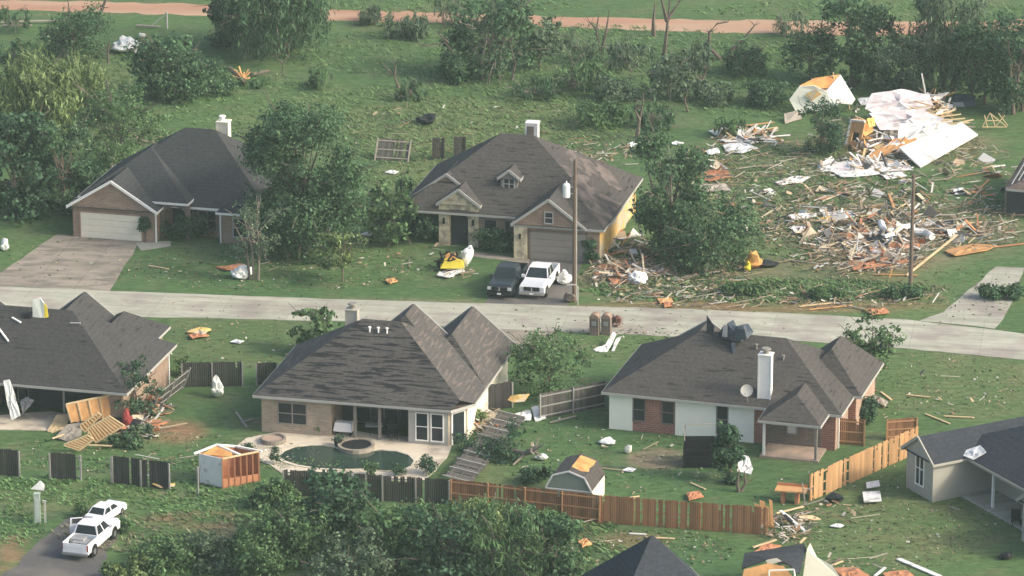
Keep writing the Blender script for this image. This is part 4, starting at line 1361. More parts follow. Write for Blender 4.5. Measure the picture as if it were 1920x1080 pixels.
fence('grey-backed fence blown over at a slant between the two yards', (832, 908), (935, 786), 1.9, 'grey_fence', 'grey_fence', 'far', math.radians(99), seed=9, ragged_=.1, za=.55, posts=1, bay=1.7, postm='grey_rail')
fence('weathered dark fence behind the white torn sheet', (1012, 787), (1135, 762), 1.85, 'grey_fence', 'grey_rail', seed=10)
fence('dark fence by the cream side wall of the pool house', (912, 772), (960, 764), 1.9, seed=11, rails='far', posts=-1)
fence('dark gate fence left of the pool house', (342, 726), (455, 724), 1.8, seed=12, rails='far', posts=-1)
fence('grey broken fence leaning toward the dark gate fence', (282, 775), (340, 730), 1.8, 'grey_fence', 'grey_rail', 'near', math.radians(22), seed=13, ragged_=.4)
fence('short dark fence piece touching the left eave of the pool house', (481, 722), (520, 720), 1.6, seed=14, rails='far', posts=-1)
fence('two dark upright fence panels behind the dormer house', (812, 300), (872, 298), 1.9, 'dark_fence', 'dark_fence', seed=15, skip=(1,), bay=1.0)
fence('fallen brown fence panel propped behind the big tree', (703, 300), (765, 304), 1.9, 'grey_fence', 'lumber_grey', 'near', math.radians(-35), seed=16, ragged_=.3)


# ---------------------------------------------------------------- vehicles
def frustum(b, x0, x1, y, z0, t0, t1, ty, z1, mi=0):
    return b.add([(x0, -y, z0), (x1, -y, z0), (x1, y, z0), (x0, y, z0), (t0, -ty, z1), (t1, -ty, z1), (t1, ty, z1), (t0, ty, z1)],
                 [(0, 3, 2, 1), (4, 5, 6, 7), (0, 1, 5, 4), (1, 2, 6, 5), (2, 3, 7, 6), (3, 0, 4, 7)], mi)


def wheel(t, x, y, r=.4, wd=.27):
    s_ = 1 if y > 0 else -1
    wo = MB().tube([(x, y - s_ * wd, r), (x, y, r)], [r, r], 16).build('wheel', 'tyre', t)
    MB().tube([(x, y - s_ * .04, r), (x, y + s_ * .012, r)], [r * .6, r * .56], 12).build('rim', 'chrome', wo)


def greenhouse(t, x0, x1, y, z0, t0, t1, ty, z1, paint):
    """glass set 6 mm proud of the cab's sloping sides"""
    def face(a, b, c, d, nm, m=.12):
        a, b, c, d = map(Vector, (a, b, c, d))
        nr = (b - a).cross(d - a).normalized() * .006
        cen = (a + b + c + d) / 4
        pts = [p.lerp(cen, m) + nr for p in (a, b, c, d)]
        MB().slab(pts, .004).build(nm, 'glass', t) if False else MB().add(pts + [p - nr * .5 for p in pts], [(0, 1, 2, 3), (4, 7, 6, 5)]).build(nm, 'glass', t)
    face((x1, -y, z0), (x1, y, z0), (t1, ty, z1), (t1, -ty, z1), 'windscreen', .09)
    face((x0, y, z0), (x0, -y, z0), (t0, -ty, z1), (t0, ty, z1), 'rear_window', .12)
    xm, tm = (x0 + x1) / 2, (t0 + t1) / 2
    for s_ in (1, -1):
        for a, b, ta, tb in ((x0, xm, t0, tm), (xm, x1, tm, t1)):
            q = [(a, s_ * y, z0), (b, s_ * y, z0), (tb, s_ * ty, z1), (ta, s_ * ty, z1)]
            face(*(q if s_ < 0 else q[::-1]), 'side_window', .14)


def pickup(px, py, head, paint, label, grille='black', bed=None):
    """heading in degrees clockwise from away-from-camera; base point under the middle of the truck"""
    t = thing('pickup_truck', label, 'pickup truck', P(px, py), math.radians(90 - head))
    b = MB()
    frustum(b, -.95, 2.82, .98, .48, -.95, 2.86, .99, 1.0)
    frustum(b, 1.1, 2.86, .98, 1.0, 1.15, 2.74, .86, 1.24)
    frustum(b, -.95, 1.25, .98, 1.0, -.95, 1.2, .95, 1.22)
    frustum(b, -.95, 1.2, .94, 1.22, -.78, .5, .74, 1.9)
    b.box(-2.85, -.95, -.98, -.9, .5, 1.26).box(-2.85, -.95, .9, .98, .5, 1.26).box(-2.85, -.95, -.9, .9, .5, .72).box(-1.02, -.951, -.9, .9, .72, 1.26)
    b.build('body', paint, t)
    MB().box(-2.92, -2.853, -.9, .9, .55, 1.25).box(-2.94, -2.921, -.7, .7, .7, 1.1).build('tailgate', paint, t)
    MB().box(-2.8, -1.05, -.88, .88, .723, .74).build('bed_liner', 'black', t)
    greenhouse(t, -.95, 1.2, .94, 1.22, -.78, .5, .74, 1.9, paint)
    MB().box(2.84, 2.93, -.62, .62, .72, 1.02).build('grille', grille, t)
    MB().box(2.84, 2.915, -.6, .6, .85, .89).box(2.93, 2.94, -.05, .05, .72, 1.02).build('grille_bar', 'chrome', t)
    MB().box(2.8, 3.0, -.98, .98, .4, .64).build('front_bumper', 'chrome' if paint == 'paint_white' else 'black', t)
    MB().box(-3.05, -2.86, -.95, .95, .42, .6).build('rear_bumper', 'chrome', t)
    MB().box(3.001, 3.01, -.16, .16, .45, .58).build('number_plate', 'white_paint', t)
    for s_ in (1, -1):
        MB().box(2.8, 2.9, min(s_ * .64, s_ * .95), max(s_ * .64, s_ * .95), .78, 1.02).build('headlight', 'lamp_clear', t)
        MB().box(-2.9, -2.83, min(s_ * .905, s_ * .985), max(s_ * .905, s_ * .985), .75, 1.2).build('tail_light', 'lamp_red', t)
        MB().box(.95, 1.15, min(s_ * .98, s_ * 1.2), max(s_ * .98, s_ * 1.2), 1.2, 1.42).build('wing_mirror', paint, t)
        for x in (1.85, -1.75):
            MB().tube([(x, s_ * .9, .42), (x, s_ * 1.0, .42)], [.52, .52], 16).build('wheel_arch', 'black', t)
            wheel(t, x, s_ * 1.02)
    if bed:
        MB().box(-2.3, -1.3, -.6, .5, .74, 1.1).box(-1.9, -1.2, -.2, .8, .74, 1.2).build('cargo', bed, t)
    return t


pickup(952, 541, 193, 'paint_dark', 'dark pickup parked facing the street beside a white one').scale = (.95, .95, .95)
pickup(1012, 541, 193, 'paint_white', 'white pickup parked facing the street in front of the taupe garage').scale = (.95, .95, .95)
pk = pickup(172, 1024, 18, 'paint_white', 'white pickup seen from behind on the asphalt lane, its door open', bed='metal_grey')
X = Matrix.Translation((1.05, .98, 0)) @ Matrix.Rotation(math.radians(-60), 4, 'Z')
MB().box(-1.05, 0, 0, .07, .55, 1.22, X=X).box(-1.0, -.9, 0, .06, 1.22, 1.7, X=X).box(-.9, -.1, 0, .06, 1.64, 1.7, X=X).build('open_door', 'paint_white', pk)


pk.scale = (.88, .88, .88)


def car(px, py, head, paint, label):
    t = thing('parked_car', label, 'car', P(px, py), math.radians(90 - head))
    b = MB()
    frustum(b, -2.3, 2.3, .9, .3, -2.3, 2.25, .9, .68)
    frustum(b, -2.3, 2.25, .9, .68, -2.2, 2.05, .82, .95)
    frustum(b, -1.7, 1.0, .82, .95, -1.1, .35, .66, 1.42)
    b.build('body', paint, t)
    greenhouse(t, -1.7, 1.0, .82, .95, -1.1, .35, .66, 1.42, paint)
    MB().box(-2.37, -2.25, -.85, .85, .35, .55).build('rear_bumper', paint, t)
    MB().box(2.2, 2.36, -.85, .85, .35, .55).build('front_bumper', paint, t)
    for s_ in (1, -1):
        MB().box(-2.31, -2.2, min(s_ * .6, s_ * .88), max(s_ * .6, s_ * .88), .65, .82).build('tail_light', 'lamp_red', t)
        MB().box(2.12, 2.29, min(s_ * .55, s_ * .86), max(s_ * .55, s_ * .86), .6, .75).build('headlight', 'lamp_clear', t)
        for x in (1.4, -1.4):
            wheel(t, x, s_ * .92, .32, .22)
    return t


car(198, 972, 24, 'paint_white', 'small white car parked in weeds just ahead of the open door pickup').scale = (.72, .72, .72)


# ---------------------------------------------------------------- poles, pillars, posts
def upole(px, py, H, label, can):
    t = thing('utility_pole', label, 'utility pole', P(px, py))
    MB().tube([(0, 0, -.2), (0, 0, H)], [.17, .12], 10).build('pole', 'pole', t)
    if can:
        x, z = -.62, can
        MB().tube([(x, 0, z - .55), (x, 0, z - .5), (x, 0, z + .42), (x, 0, z + .5)], [.22, .27, .27, .2], 14).tube([(x, 0, z + .5), (x, 0, z + .7)], [.06, .04], 8).build('transformer', 'white_paint', t)
        MB().box(-.6, -.05, -.04, .04, z - .3, z - .22).box(-.6, -.05, -.04, .04, z + .2, z + .28).build('bracket', 'metal_grey', t)
        MB().tube([(-.05, 0, H - .1), (-.05, 0, H + .25)], [.05, .03], 6).build('insulator', 'metal_grey', t)
        MB().beam((.14, -.08, .2), (.12, -.06, H * .8), .05, .05).build('pale_strip', 'trim', t)  # paler strip running up the right edge of the pole
    else:
        MB().beam((-.13, -.06, .2), (-.11, -.05, H * .95), .04, .04).build('ground_wire', 'trim', t)
    return t


upole(1077, 566, 10.9, 'brown utility pole with a white transformer can in front of the taupe garage', 8.55)
upole(1707, 535, 8.6, 'bare brown utility pole in the debris field at the right', None)


def pillar(px, py, H, label):
    t = thing('brick_pillar', label, 'mailbox pillar', P(px, py), r13)
    MB().box(-.33, .33, -.3, .3, 0, H - .25).build('shaft', 'brick_grey', t)
    n_ = 9
    pts = [(-.36, H - .25)] + [(-.36 * math.cos(math.pi * k / n_), H - .25 + .3 * math.sin(math.pi * k / n_)) for k in range(1, n_)] + [(.36, H - .25)]
    m = len(pts)
    MB().add([(x, -.33, z) for x, z in pts] + [(x, .33, z) for x, z in pts], [list(range(m)), list(range(m, 2 * m))[::-1]] + [[i, (i + 1) % m, m + (i + 1) % m, m + i] for i in range(m)]).build('arched_cap', 'brick_tan', t)
    MB().box(-.16, .16, -.345, -.302, H - .8, H - .5).build('mailbox_door', 'metal_grey', t)


pillar(1115, 627, 1.55, 'left one of two arched brick mailbox pillars at the kerb')
pillar(1137, 626, 1.5, 'right one of two arched brick mailbox pillars, beside the reddish bush')

t = thing('utility_cabinet', 'tall grey-green utility cabinet by the asphalt lane', 'utility cabinet', P(71, 980))
MB().box(-.19, .19, -.18, .18, 0, 1.95).box(-.21, .21, -.2, .2, 1.952, 2.0).build('cabinet', mat('cabinet_green', (0.36, 0.42, 0.36), .6, .08), t)
MB().box(-.13, .13, -.195, -.182, .3, 1.7).build('door', mat('cabinet_door', (0.42, 0.48, 0.42), .6, .08), t)
t = thing('marker_post', 'white marker post beside the grey-green utility cabinet', 'post', P(85, 980))
MB().box(-.06, .06, -.06, .06, 0, 1.4).build('post', 'trim', t)
MB().box(-.14, .1, -.07, .07, 1.4, 1.5).build('cap', 'trim', t)
t = thing('field_gate_post', 'white braced fence post by the dirt road', 'fence post', P(313, 54))
MB().tube([(0, 0, 0), (0, 0, 1.6)], [.1, .1], 8).build('post', 'trim', t)
MB().beam((-.05, 0, 1.4), (-1.6, 0, .1), .09, .09).build('brace', 'trim', t)
for i, (a, b, lb) in enumerate([((0, 42), (125, 38), 'long fallen pale pole left of the dark thicket in the far field'), ((5, 48), (60, 48), 'shorter fallen pale pole below the long one in the far field'), ((255, 48), (300, 50), 'pale log lying left of the white braced post')]):
    o = MB().tube([P(*a, .2), P(*b, .3)], [.12, .09], 7).build('fallen_pole', 'lumber_grey')
    tag(origin(o, P(*a)), lb, 'fallen pole')

#@@PART3
# ---------------------------------------------------------------- wreckage
def plank(a, b, wd, m, label, za=.08, zb=.08, th=.06, name='plank', cat='plank', group=None):
    """one board from photo point a to photo point b, its ends at heights za and zb, its ends broken off unevenly"""
    p, q = P(*a, za), P(*b, zb)
    d = q - p
    L = max(.2, d.length)
    r = random.Random(int(a[0] * 7 + a[1]))
    j = [r.uniform(-.12, .12) * min(1, L * .3) for _ in range(4)]
    v = []
    for z in (-th / 2, th / 2):
        v += [(j[0], -wd / 2, z), (L + j[1], -wd / 2, z), (L + j[2], wd / 2, z), (j[3], wd / 2, z)]
    o = MB().add(v, [(0, 3, 2, 1), (4, 5, 6, 7), (0, 1, 5, 4), (1, 2, 6, 5), (2, 3, 7, 6), (3, 0, 4, 7)]).build(name, m)
    o.matrix_world = Matrix.Translation(p) @ d.to_track_quat('X', 'Z').to_matrix().to_4x4()
    return tag(o, label, cat, group)


def torn(name, cat, label, pts, m, th=.05, rough=.12, up=True, seed=0, div=3):
    """a torn, buckled sheet: the outline is broken up, the inside is dented, and it has thickness"""
    pts = [Vector(p) for p in pts]
    r = random.Random(seed + int(pts[0].x * 10))
    bm = bmesh.new()
    out = []
    nrm = Vector((0, 0, 0))
    for i in range(len(pts)):
        nrm += pts[i].cross(pts[(i + 1) % len(pts)])
    nrm.normalize()
    if nrm.z < 0:
        nrm = -nrm
    for i in range(len(pts)):
        a, b = pts[i], pts[(i + 1) % len(pts)]
        for k in range(div):
            p = a.lerp(b, k / div)
            if k:
                p = p + Vector((r.uniform(-1, 1), r.uniform(-1, 1), r.uniform(-.3, .6))) * rough * .6
            out.append(p)
    c = sum(out, Vector()) / len(out)
    top = []
    n = len(out)
    ringv = [[bm.verts.new(c.lerp(p, f) + nrm * r.uniform(-rough, rough) * (1 if f < 1 else .3)) for p in out] for f in (1.0, .6, .25)]
    cv = bm.verts.new(c + nrm * rough)
    for a_, b_ in zip(ringv, ringv[1:]):
        for i in range(n):
            bm.faces.new((a_[i], a_[(i + 1) % n], b_[(i + 1) % n], b_[i]))
    for i in range(n):
        bm.faces.new((ringv[2][i], ringv[2][(i + 1) % n], cv))
    bmesh.ops.recalc_face_normals(bm, faces=bm.faces)
    low = {v: bm.verts.new(v.co - nrm * th) for v in bm.verts[:]}
    for f in bm.faces[:]:
        bm.faces.new([low[v] for v in reversed(f.verts)])
    ra = ringv[0]
    for i in range(n):
        a_, b_ = ra[i], ra[(i + 1) % n]
        bm.faces.new((b_, a_, low[a_], low[b_]))
    bmesh.ops.recalc_face_normals(bm, faces=bm.faces)
    me = bpy.data.meshes.new(name)
    bm.to_mesh(me)
    bm.free()
    me.materials.append(M[m])
    o = bpy.data.objects.new(name, me)
    COL.objects.link(o)
    origin(o, c)
    return tag(o, label, cat)


def lay(poly, z=.12, tilt=0.0):
    return [P(x, y, z + tilt * i) for i, (x, y) in enumerate(poly)]


def stand(poly, yb, f=.5):
    return [W(x, y, y + (yb - y) * f) for x, y in poly]


# --- the house that came apart, upper right
t = thing('wrecked_house', 'white house corner torn open with orange sheathing behind the dark bushy tree', 'wrecked house', P(1540, 212))
L0 = t.location
def rel(pts):
    return [p - L0 for p in pts]
def part(nm, pts, m, th=.12):
    return MB().slab(rel(pts), th).build(nm, m, t)
part('gable_wall', [W(1576, 140, 204), W(1604, 186, 204), W(1597, 196, 206), W(1556, 192, 212), W(1550, 170, 212)], 'metal_white')
part('torn_wall', [W(1480, 186, 212), W(1498, 162, 212), W(1526, 160, 213), W(1552, 172, 213), W(1556, 204, 213), W(1520, 209, 213), W(1494, 212, 213)], 'white_wrap')
part('sheathing', [W(1498, 161, 211), W(1528, 146, 206), W(1576, 139, 203), W(1553, 165, 210), W(1524, 166, 211)], 'sheathing')
part('sheathing', [W(1510, 178, 214), W(1530, 166, 214), W(1540, 176, 214), W(1520, 190, 214)], 'osb', .05)
part('torn_edge', [W(1470, 213, 226), W(1498, 206, 224), W(1504, 222, 226), W(1472, 232, 233)], 'lumber_grey', .06)
for x, y in ((1562, 136), (1590, 176)):
    MB().beam(W(x, y, 205) - L0, W(x + 3, y + 30, 206) - L0, .1, .08).build('stud', 'lumber', t)

t = thing('wrecked_room', 'broken box of orange walls with a square window hole beside the bushy tree', 'wrecked room', P(1610, 278))
L0 = t.location
fr = rel([W(1596, 225, 270), W(1622, 228, 276), W(1611, 279, 280), W(1586, 270, 274)])
a, b, c_, d_ = fr
hole = [a.lerp(b, .3).lerp(d_.lerp(c_, .3), .45), a.lerp(b, .8).lerp(d_.lerp(c_, .8), .45), a.lerp(b, .8).lerp(d_.lerp(c_, .8), .8), a.lerp(b, .3).lerp(d_.lerp(c_, .3), .8)]
m = MB()
for q in ([a, b, hole[1], hole[0]], [b, c_, hole[2], hole[1]], [c_, d_, hole[3], hole[2]], [d_, a, hole[0], hole[3]]):
    m.slab(q, .12)
m.build('window_wall', 'lumber_orange', t)
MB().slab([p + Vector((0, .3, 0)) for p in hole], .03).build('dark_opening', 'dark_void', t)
part('torn_wall', [W(1600, 222, 268), W(1634, 226, 268), W(1638, 246, 270), W(1622, 256, 276)], 'sheathing')
MB().beam(a, d_, .14, .14).build('white_corner_board', 'white_paint', t)
MB().beam(a, b, .14, .14).build('white_corner_board', 'white_paint', t)
part('yellow_foam', [W(1626, 222, 268), W(1640, 220, 266), W(1641, 236, 268), W(1630, 238, 270)], 'yellow', .1)

big = thing('metal_roof_panel', 'large flat pale panel tipped up on edge at the right end of the wreck', 'roof panel', P(1745, 312))
L0 = big.location
qd = [W(1686, 276, 300), W(1803, 229, 262), W(1834, 252, 276), W(1726, 313, 316)]
MB().slab(rel(qd), .12).build('sheet', 'metal_white', big)
for f in (.12, .5, .88):
    MB().beam(rel(qd)[0].lerp(rel(qd)[3], f) - Vector((0, 0, .14)), rel(qd)[1].lerp(rel(qd)[2], f) - Vector((0, 0, .14)), .1, .14).build('batten', 'lumber', big)
torn('torn_sheet', 'metal sheet', 'long pinkish white crumpled sheet at the top of the wreck', stand([(1634, 176), (1690, 166), (1742, 178), (1752, 200), (1720, 216), (1640, 214), (1622, 204)], 242, .75), 'pink', .06, .22)
torn('torn_sheet', 'metal sheet', 'pale buckled sheet in the middle of the wreck under the lumber', stand([(1630, 212), (1730, 206), (1770, 222), (1740, 246), (1650, 244)], 268, .75), 'pink', .06, .22)
torn('torn_sheet', 'metal sheet', 'white torn sheet just left of the large flat pale panel', stand([(1684, 232), (1760, 226), (1790, 236), (1720, 264), (1684, 264)], 280, .8), 'metal_white', .06, .15)
torn('torn_sheet', 'metal sheet', 'small white scrap between the torn house corner and the long sheet', stand([(1608, 184), (1632, 182), (1634, 196), (1614, 196)], 206), 'metal_white', .05, .1)
torn('wall_section', 'wall section', 'orange sheathing wall section lying left of the large pale panel', stand([(1668, 262), (1716, 252), (1720, 268), (1690, 280), (1662, 282)], 292), 'sheathing', .1, .05)
torn('wall_section', 'wall section', 'long narrow orange board wall sliding down the front of the wreck', stand([(1618, 296), (1660, 272), (1680, 272), (1672, 284), (1632, 300)], 304), 'lumber_orange', .1, .05)
torn('roof_scrap', 'roof scrap', 'grey scrap of rafters in the wreck right of the window hole', stand([(1644, 232), (1690, 240), (1700, 256), (1664, 262), (1650, 250)], 276), 'lumber_grey', .1, .2)
for i, (a, b, w_, m_, za, zb, lb) in enumerate([
        ((1722, 215), (1765, 192), .14, 'lumber', 1.2, 2.4, 'long pale stud sticking up steeply from the top of the lumber heap'),
        ((1738, 228), (1808, 222), .2, 'lumber', 1.2, 1.3, 'topmost long yellow plank of the lumber heap'),
        ((1740, 222), (1802, 214), .16, 'lumber', 1.3, 1.5, 'second long yellow plank down the lumber heap'),
        ((1735, 232), (1815, 230), .2, 'lumber', .9, .9, 'yellow plank along the foot of the lumber heap'),
        ((1700, 205), (1745, 198), .18, 'lumber', 1.5, 1.8, 'short yellow board at the left end of the lumber heap'),
        ((1705, 200), (1755, 216), .14, 'lumber', 1.8, 1.3, 'yellow board slanting down across the lumber heap'),
        ((1750, 218), (1768, 196), .12, 'lumber', 1.0, 2.0, 'short upright stud at the right end of the lumber heap'),
        ((1742, 214), (1770, 200), .12, 'lumber', 1.4, 2.0, 'crossed stud at the upper right of the lumber heap'),
        ((1726, 224), (1790, 206), .15, 'lumber', 1.5, 1.7, 'yellow board fanned out highest over the lumber heap'),
        ((1748, 240), (1826, 224), .17, 'lumber', .6, .8, 'yellow plank at the lower right of the lumber heap'),
        ((1712, 210), (1776, 226), .15, 'lumber', 1.6, 1.1, 'long yellow board slanting right through the lumber heap'),
        ((1716, 190), (1752, 200), .13, 'lumber_orange', 1.9, 1.7, 'short orange board at the top of the lumber heap'),
        ((1770, 222), (1828, 232), .14, 'lumber_grey', .5, .4, 'grey plank running right from the lumber heap to the truss frame'),
        ((1768, 236), (1830, 238), .2, 'lumber_grey', .3, .3, 'grey plank lying behind the top corner of the large pale panel')]):
    plank(a, b, w_, m_, lb, za, zb)
t = thing('post_up', 'single white stud standing straight up over the lumber heap', 'stud', W(1738, 190, 222))
t.name = 'upright_stud'
MB().beam((0, 0, 0), (-.5, .1, 2.4), .12, .1).build('stud', 'white_paint', t)
t = thing('broken_truss', 'tangled yellow truss frame at the far right of the wreck', 'roof truss', P(1860, 245))
L0 = t.location
for a, b in (((1842, 238), (1856, 212)), ((1856, 212), (1888, 238)), ((1842, 238), (1888, 238)), ((1850, 226), (1876, 226)), ((1866, 236), (1858, 214)), ((1872, 212), (1890, 236)), ((1846, 216), (1852, 240)), ((1868, 236), (1884, 216))):
    MB().beam(W(*a, 245) - L0, W(*b, 245) - L0, .09, .07).build('member', 'lumber', t)
t = thing('crushed_trailer', 'blue and white crushed box among the dark trees behind the lumber heap', 'wreckage', P(1806, 198))
L0 = t.location
frb = MB()
frustum(frb, -1.0, 1.0, .6, .1, -.8, .9, .4, .9)
frb.build('box', 'navy', t)
MB().add([(-1.05, -.66, .1), (.1, -.7, .05), (-.1, -.62, .5), (-.9, -.6, .45)], [(0, 1, 2, 3)]).build('bent_panel', 'metal_grey', t)

# white strips in front of the wreck
for i, (pl_, m_, lb) in enumerate([
        ([(1536, 310), (1600, 300), (1690, 306), (1712, 318), (1640, 322), (1560, 322)], 'pink', 'widest pale sheet spread flat in front of the wreck'),
        ([(1560, 322), (1640, 318), (1650, 326), (1580, 332)], 'metal_white', 'narrow white strip below the widest pale sheet'),
        ([(1534, 312), (1560, 308), (1562, 320), (1542, 322)], 'metal_white', 'short white strip at the left tip of the widest pale sheet'),
        ([(1453, 342), (1490, 329), (1520, 331), (1505, 340), (1465, 346)], 'metal_white', 'cream wedge shaped sheet alone in the grass below the bushy tree'),
        ([(1650, 326), (1690, 322), (1702, 330), (1662, 336)], 'metal_white', 'white flake behind the top of the right utility pole'),
        ([(1355, 272), (1390, 266), (1422, 277), (1390, 287), (1362, 284)], 'metal_white', 'white flat sheet with a raised tip left of the bushy tree'),
        ([(1328, 245), (1380, 236), (1372, 248), (1340, 252)], 'metal_white', 'pale strip at the upper left of the plank scatter by the bushy tree'),
        ([(1345, 262), (1410, 250), (1416, 258), (1360, 266)], 'metal_white', 'pale strip under the orange planks left of the bushy tree'),
        ([(1322, 282), (1345, 278), (1350, 286), (1330, 290)], 'metal_white', 'small white flake left of the raised tip sheet'),
        ([(1475, 403), (1528, 398), (1532, 405), (1490, 412)], 'metal_white', 'long white strip at the left of the middle debris row'),
        ([(1566, 396), (1590, 394), (1608, 404), (1586, 408)], 'metal_white', 'white bent strip at the right of the middle debris row'),
        ([(1534, 408), (1564, 406), (1566, 416), (1540, 417)], 'osb', 'tan square board in the middle debris row'),
        ([(1540, 398), (1566, 394), (1570, 402), (1544, 406)], 'pink', 'pinkish panel at the top of the middle debris row'),
        ([(1786, 355), (1806, 352), (1810, 362), (1790, 364)], 'metal_white', 'small white sheet alone in the grass right of the pole'),
        ([(1210, 262), (1186, 276), (1176, 270), (1192, 262)], 'metal_white', 'pale scrap behind the torn end of the dormer house roof')]):
    torn('torn_sheet', 'metal sheet', lb, lay(pl_, .15), m_, .05, .12, seed=i)
for i, (pl_, m_, lb) in enumerate([
        ([(1574, 440), (1600, 428), (1640, 430), (1636, 446), (1590, 452)], 'lumber_red', 'orange-red wall board heap below the middle debris row'),
        ([(1588, 490), (1620, 476), (1680, 474), (1710, 488), (1640, 500), (1600, 504)], 'lumber_red', 'largest orange-red wall panel near the foot of the right pole'),
        ([(1612, 470), (1650, 462), (1690, 466), (1660, 476)], 'pink', 'pinkish panel lying on top of the largest orange-red panel'),
        ([(1772, 470), (1830, 456), (1870, 460), (1840, 470), (1790, 478)], 'lumber_orange', 'bright orange wall panel right of the right pole'),
        ([(1480, 425), (1510, 422), (1520, 432), (1490, 436)], 'pink', 'faded pink board at the left of the orange-red heap'),
        ([(1120, 498), (1175, 486), (1180, 496), (1130, 506)], 'lumber_red', 'reddish panel on the verge beyond the utility pole with transformer'),
        ([(1140, 522), (1200, 512), (1208, 520), (1150, 532)], 'lumber_red', 'reddish panel under the white bag on the verge'),
        ([(1300, 318), (1360, 316), (1372, 330), (1330, 338), (1304, 332)], 'lumber_red', 'rusty brown sheet in the grass above the wide dark bushy tree'),
        ([(1305, 346), (1360, 344), (1370, 356), (1318, 358)], 'lumber_grey', 'brown-grey sheet just below the rusty sheet'),
        ([(350, 622), (375, 613), (396, 616), (380, 628)], 'osb', 'tan board sheet on the lawn behind the left edge house'),
        ([(352, 627), (380, 624), (392, 628), (360, 633)], 'lumber_red', 'reddish board half under the tan sheet on the lawn'),
        ([(1286, 924), (1312, 920), (1320, 930), (1292, 936)], 'lumber_red', 'reddish board just inside the dark brown fence'),
        ([(1084, 1014), (1100, 1008), (1110, 1018), (1092, 1024)], 'lumber_orange', 'orange tub like scrap in the grass below the red fence'),
        ([(1232, 560), (1255, 556), (1262, 563), (1238, 567)], 'lumber_orange', 'orange block on the verge near the road'),
        ([(1245, 568), (1258, 565), (1262, 572), (1246, 574)], 'lumber_red', 'reddish block just below the orange one on the verge'),
        ([(405, 500), (455, 494), (462, 500), (425, 505)], 'lumber_red', 'reddish strip behind the white crumpled sheet on the front lawn'),
        ([(722, 525), (738, 520), (746, 526), (732, 530)], 'lumber_orange', 'small orange scrap on the lawn left of the dark pickup'),
        ([(1620, 580), (1660, 577), (1668, 585), (1636, 589)], 'lumber_red', 'reddish scrap on the road verge below the right pole'),
        ([(1640, 740), (1665, 752), (1660, 762), (1636, 752)], 'lumber_grey', 'pale board leaning on the grass right of the brick wing')]):
    torn('wall_board', 'wall board', lb, lay(pl_, .15, .03), m_, .09, .1, seed=40 + i)
for i, (a, b, w_, m_, za, zb, lb) in enumerate([
        ((1335, 243), (1450, 229), .22, 'lumber_orange', .2, .5, 'long orange plank at the top of the scatter left of the bushy tree'),
        ((1380, 252), (1460, 238), .2, 'lumber', .2, .4, 'pale plank in the scatter touching the bushy tree'),
        ((1400, 264), (1455, 266), .2, 'metal_white', .2, .2, 'white plank at the bottom of the scatter by the bushy tree'),
        ((1350, 248), (1430, 246), .16, 'lumber_red', .3, .3, 'reddish plank crossing the scatter left of the bushy tree'),
        ((1667, 363), (1677, 392), .2, 'lumber_orange', .1, .3, 'orange board standing out upright left of the right pole'),
        ((1678, 393), (1705, 378), .14, 'lumber', .1, .2, 'pale stick touching the right pole at mid height'),
        ((1590, 392), (1690, 384), .14, 'lumber_grey', .1, .1, 'grey stick left of the right pole above the middle debris row'),
        ((1612, 406), (1660, 396), .14, 'lumber', .1, .1, 'pale stick at the right end of the middle debris row'),
        ((1645, 412), (1790, 402), .14, 'lumber_grey', .1, .1, 'long grey stick crossing behind the right pole'),
        ((1730, 420), (1830, 406), .18, 'lumber_grey', .2, .2, 'long grey board reaching the edge house from the left'),
        ((1740, 428), (1840, 416), .14, 'lumber', .1, .2, 'long pale board just below the grey one by the edge house'),
        ((1755, 445), (1790, 438), .16, 'lumber', .1, .2, 'short pale board right of the white pipes'),
        ((1700, 516), (1795, 440), .2, 'lumber', .15, .4, 'very long pale timber slanting up right of the right pole'),
        ((1640, 514), (1720, 516), .14, 'lumber_orange', .1, .1, 'orange stick at the foot of the right pole'),
        ((1530, 470), (1572, 454), .16, 'lumber', .1, .3, 'pale stick slanting up left of the orange-red heap'),
        ((1480, 480), (1560, 470), .12, 'lumber_grey', .1, .1, 'thin grey stick right of the orange tarp'),
        ((1470, 486), (1545, 496), .12, 'lumber_grey', .1, .1, 'thin grey stick sloping down right of the orange tarp'),
        ((1590, 462), (1640, 452), .14, 'lumber', .2, .3, 'pale plank behind the largest orange-red panel'),
        ((1668, 520), (1672, 505), .14, 'lumber_orange', .1, .8, 'short orange stake left of the foot of the right pole'),
        ((1840, 466), (1925, 456), .16, 'lumber_red', .1, .1, 'long reddish board running to the right edge'),
        ((1500, 574), (1560, 568), .2, 'lumber', .1, .1, 'pale plank on the road verge below the ditch brush'),
        ((1520, 580), (1600, 572), .14, 'lumber_orange', .1, .1, 'thin orange plank on the road verge'),
        ((1555, 566), (1640, 584), .14, 'lumber_grey', .1, .1, 'grey plank slanting to the reddish verge scrap'),
        ((1285, 520), (1350, 508), .14, 'lumber_grey', .1, .2, 'grey stick under the wide dark bushy tree'),
        ((1110, 520), (1180, 500), .14, 'lumber_grey', .2, .4, 'grey timber beside the reddish verge panel'),
        ((1195, 500), (1180, 470), .12, 'lumber_grey', .1, .9, 'grey stick leaning up on the verge'),
        ((1150, 470), (1230, 452), .14, 'lumber_grey', .1, .2, 'grey timber right of the torn yellow wall'),
        ((1160, 448), (1205, 440), .2, 'metal_white', .2, .2, 'white board at the corner of the torn yellow wall'),
        ((280, 498), (315, 504), .14, 'lumber', .06, .06, 'pale stick on the lawn right of the cracked driveway'),
        ((1370, 660), (1350, 690), .1, 'lumber_grey', .0, .0, '')][:-1]):
    plank(a, b, w_, m_, lb, za, zb)
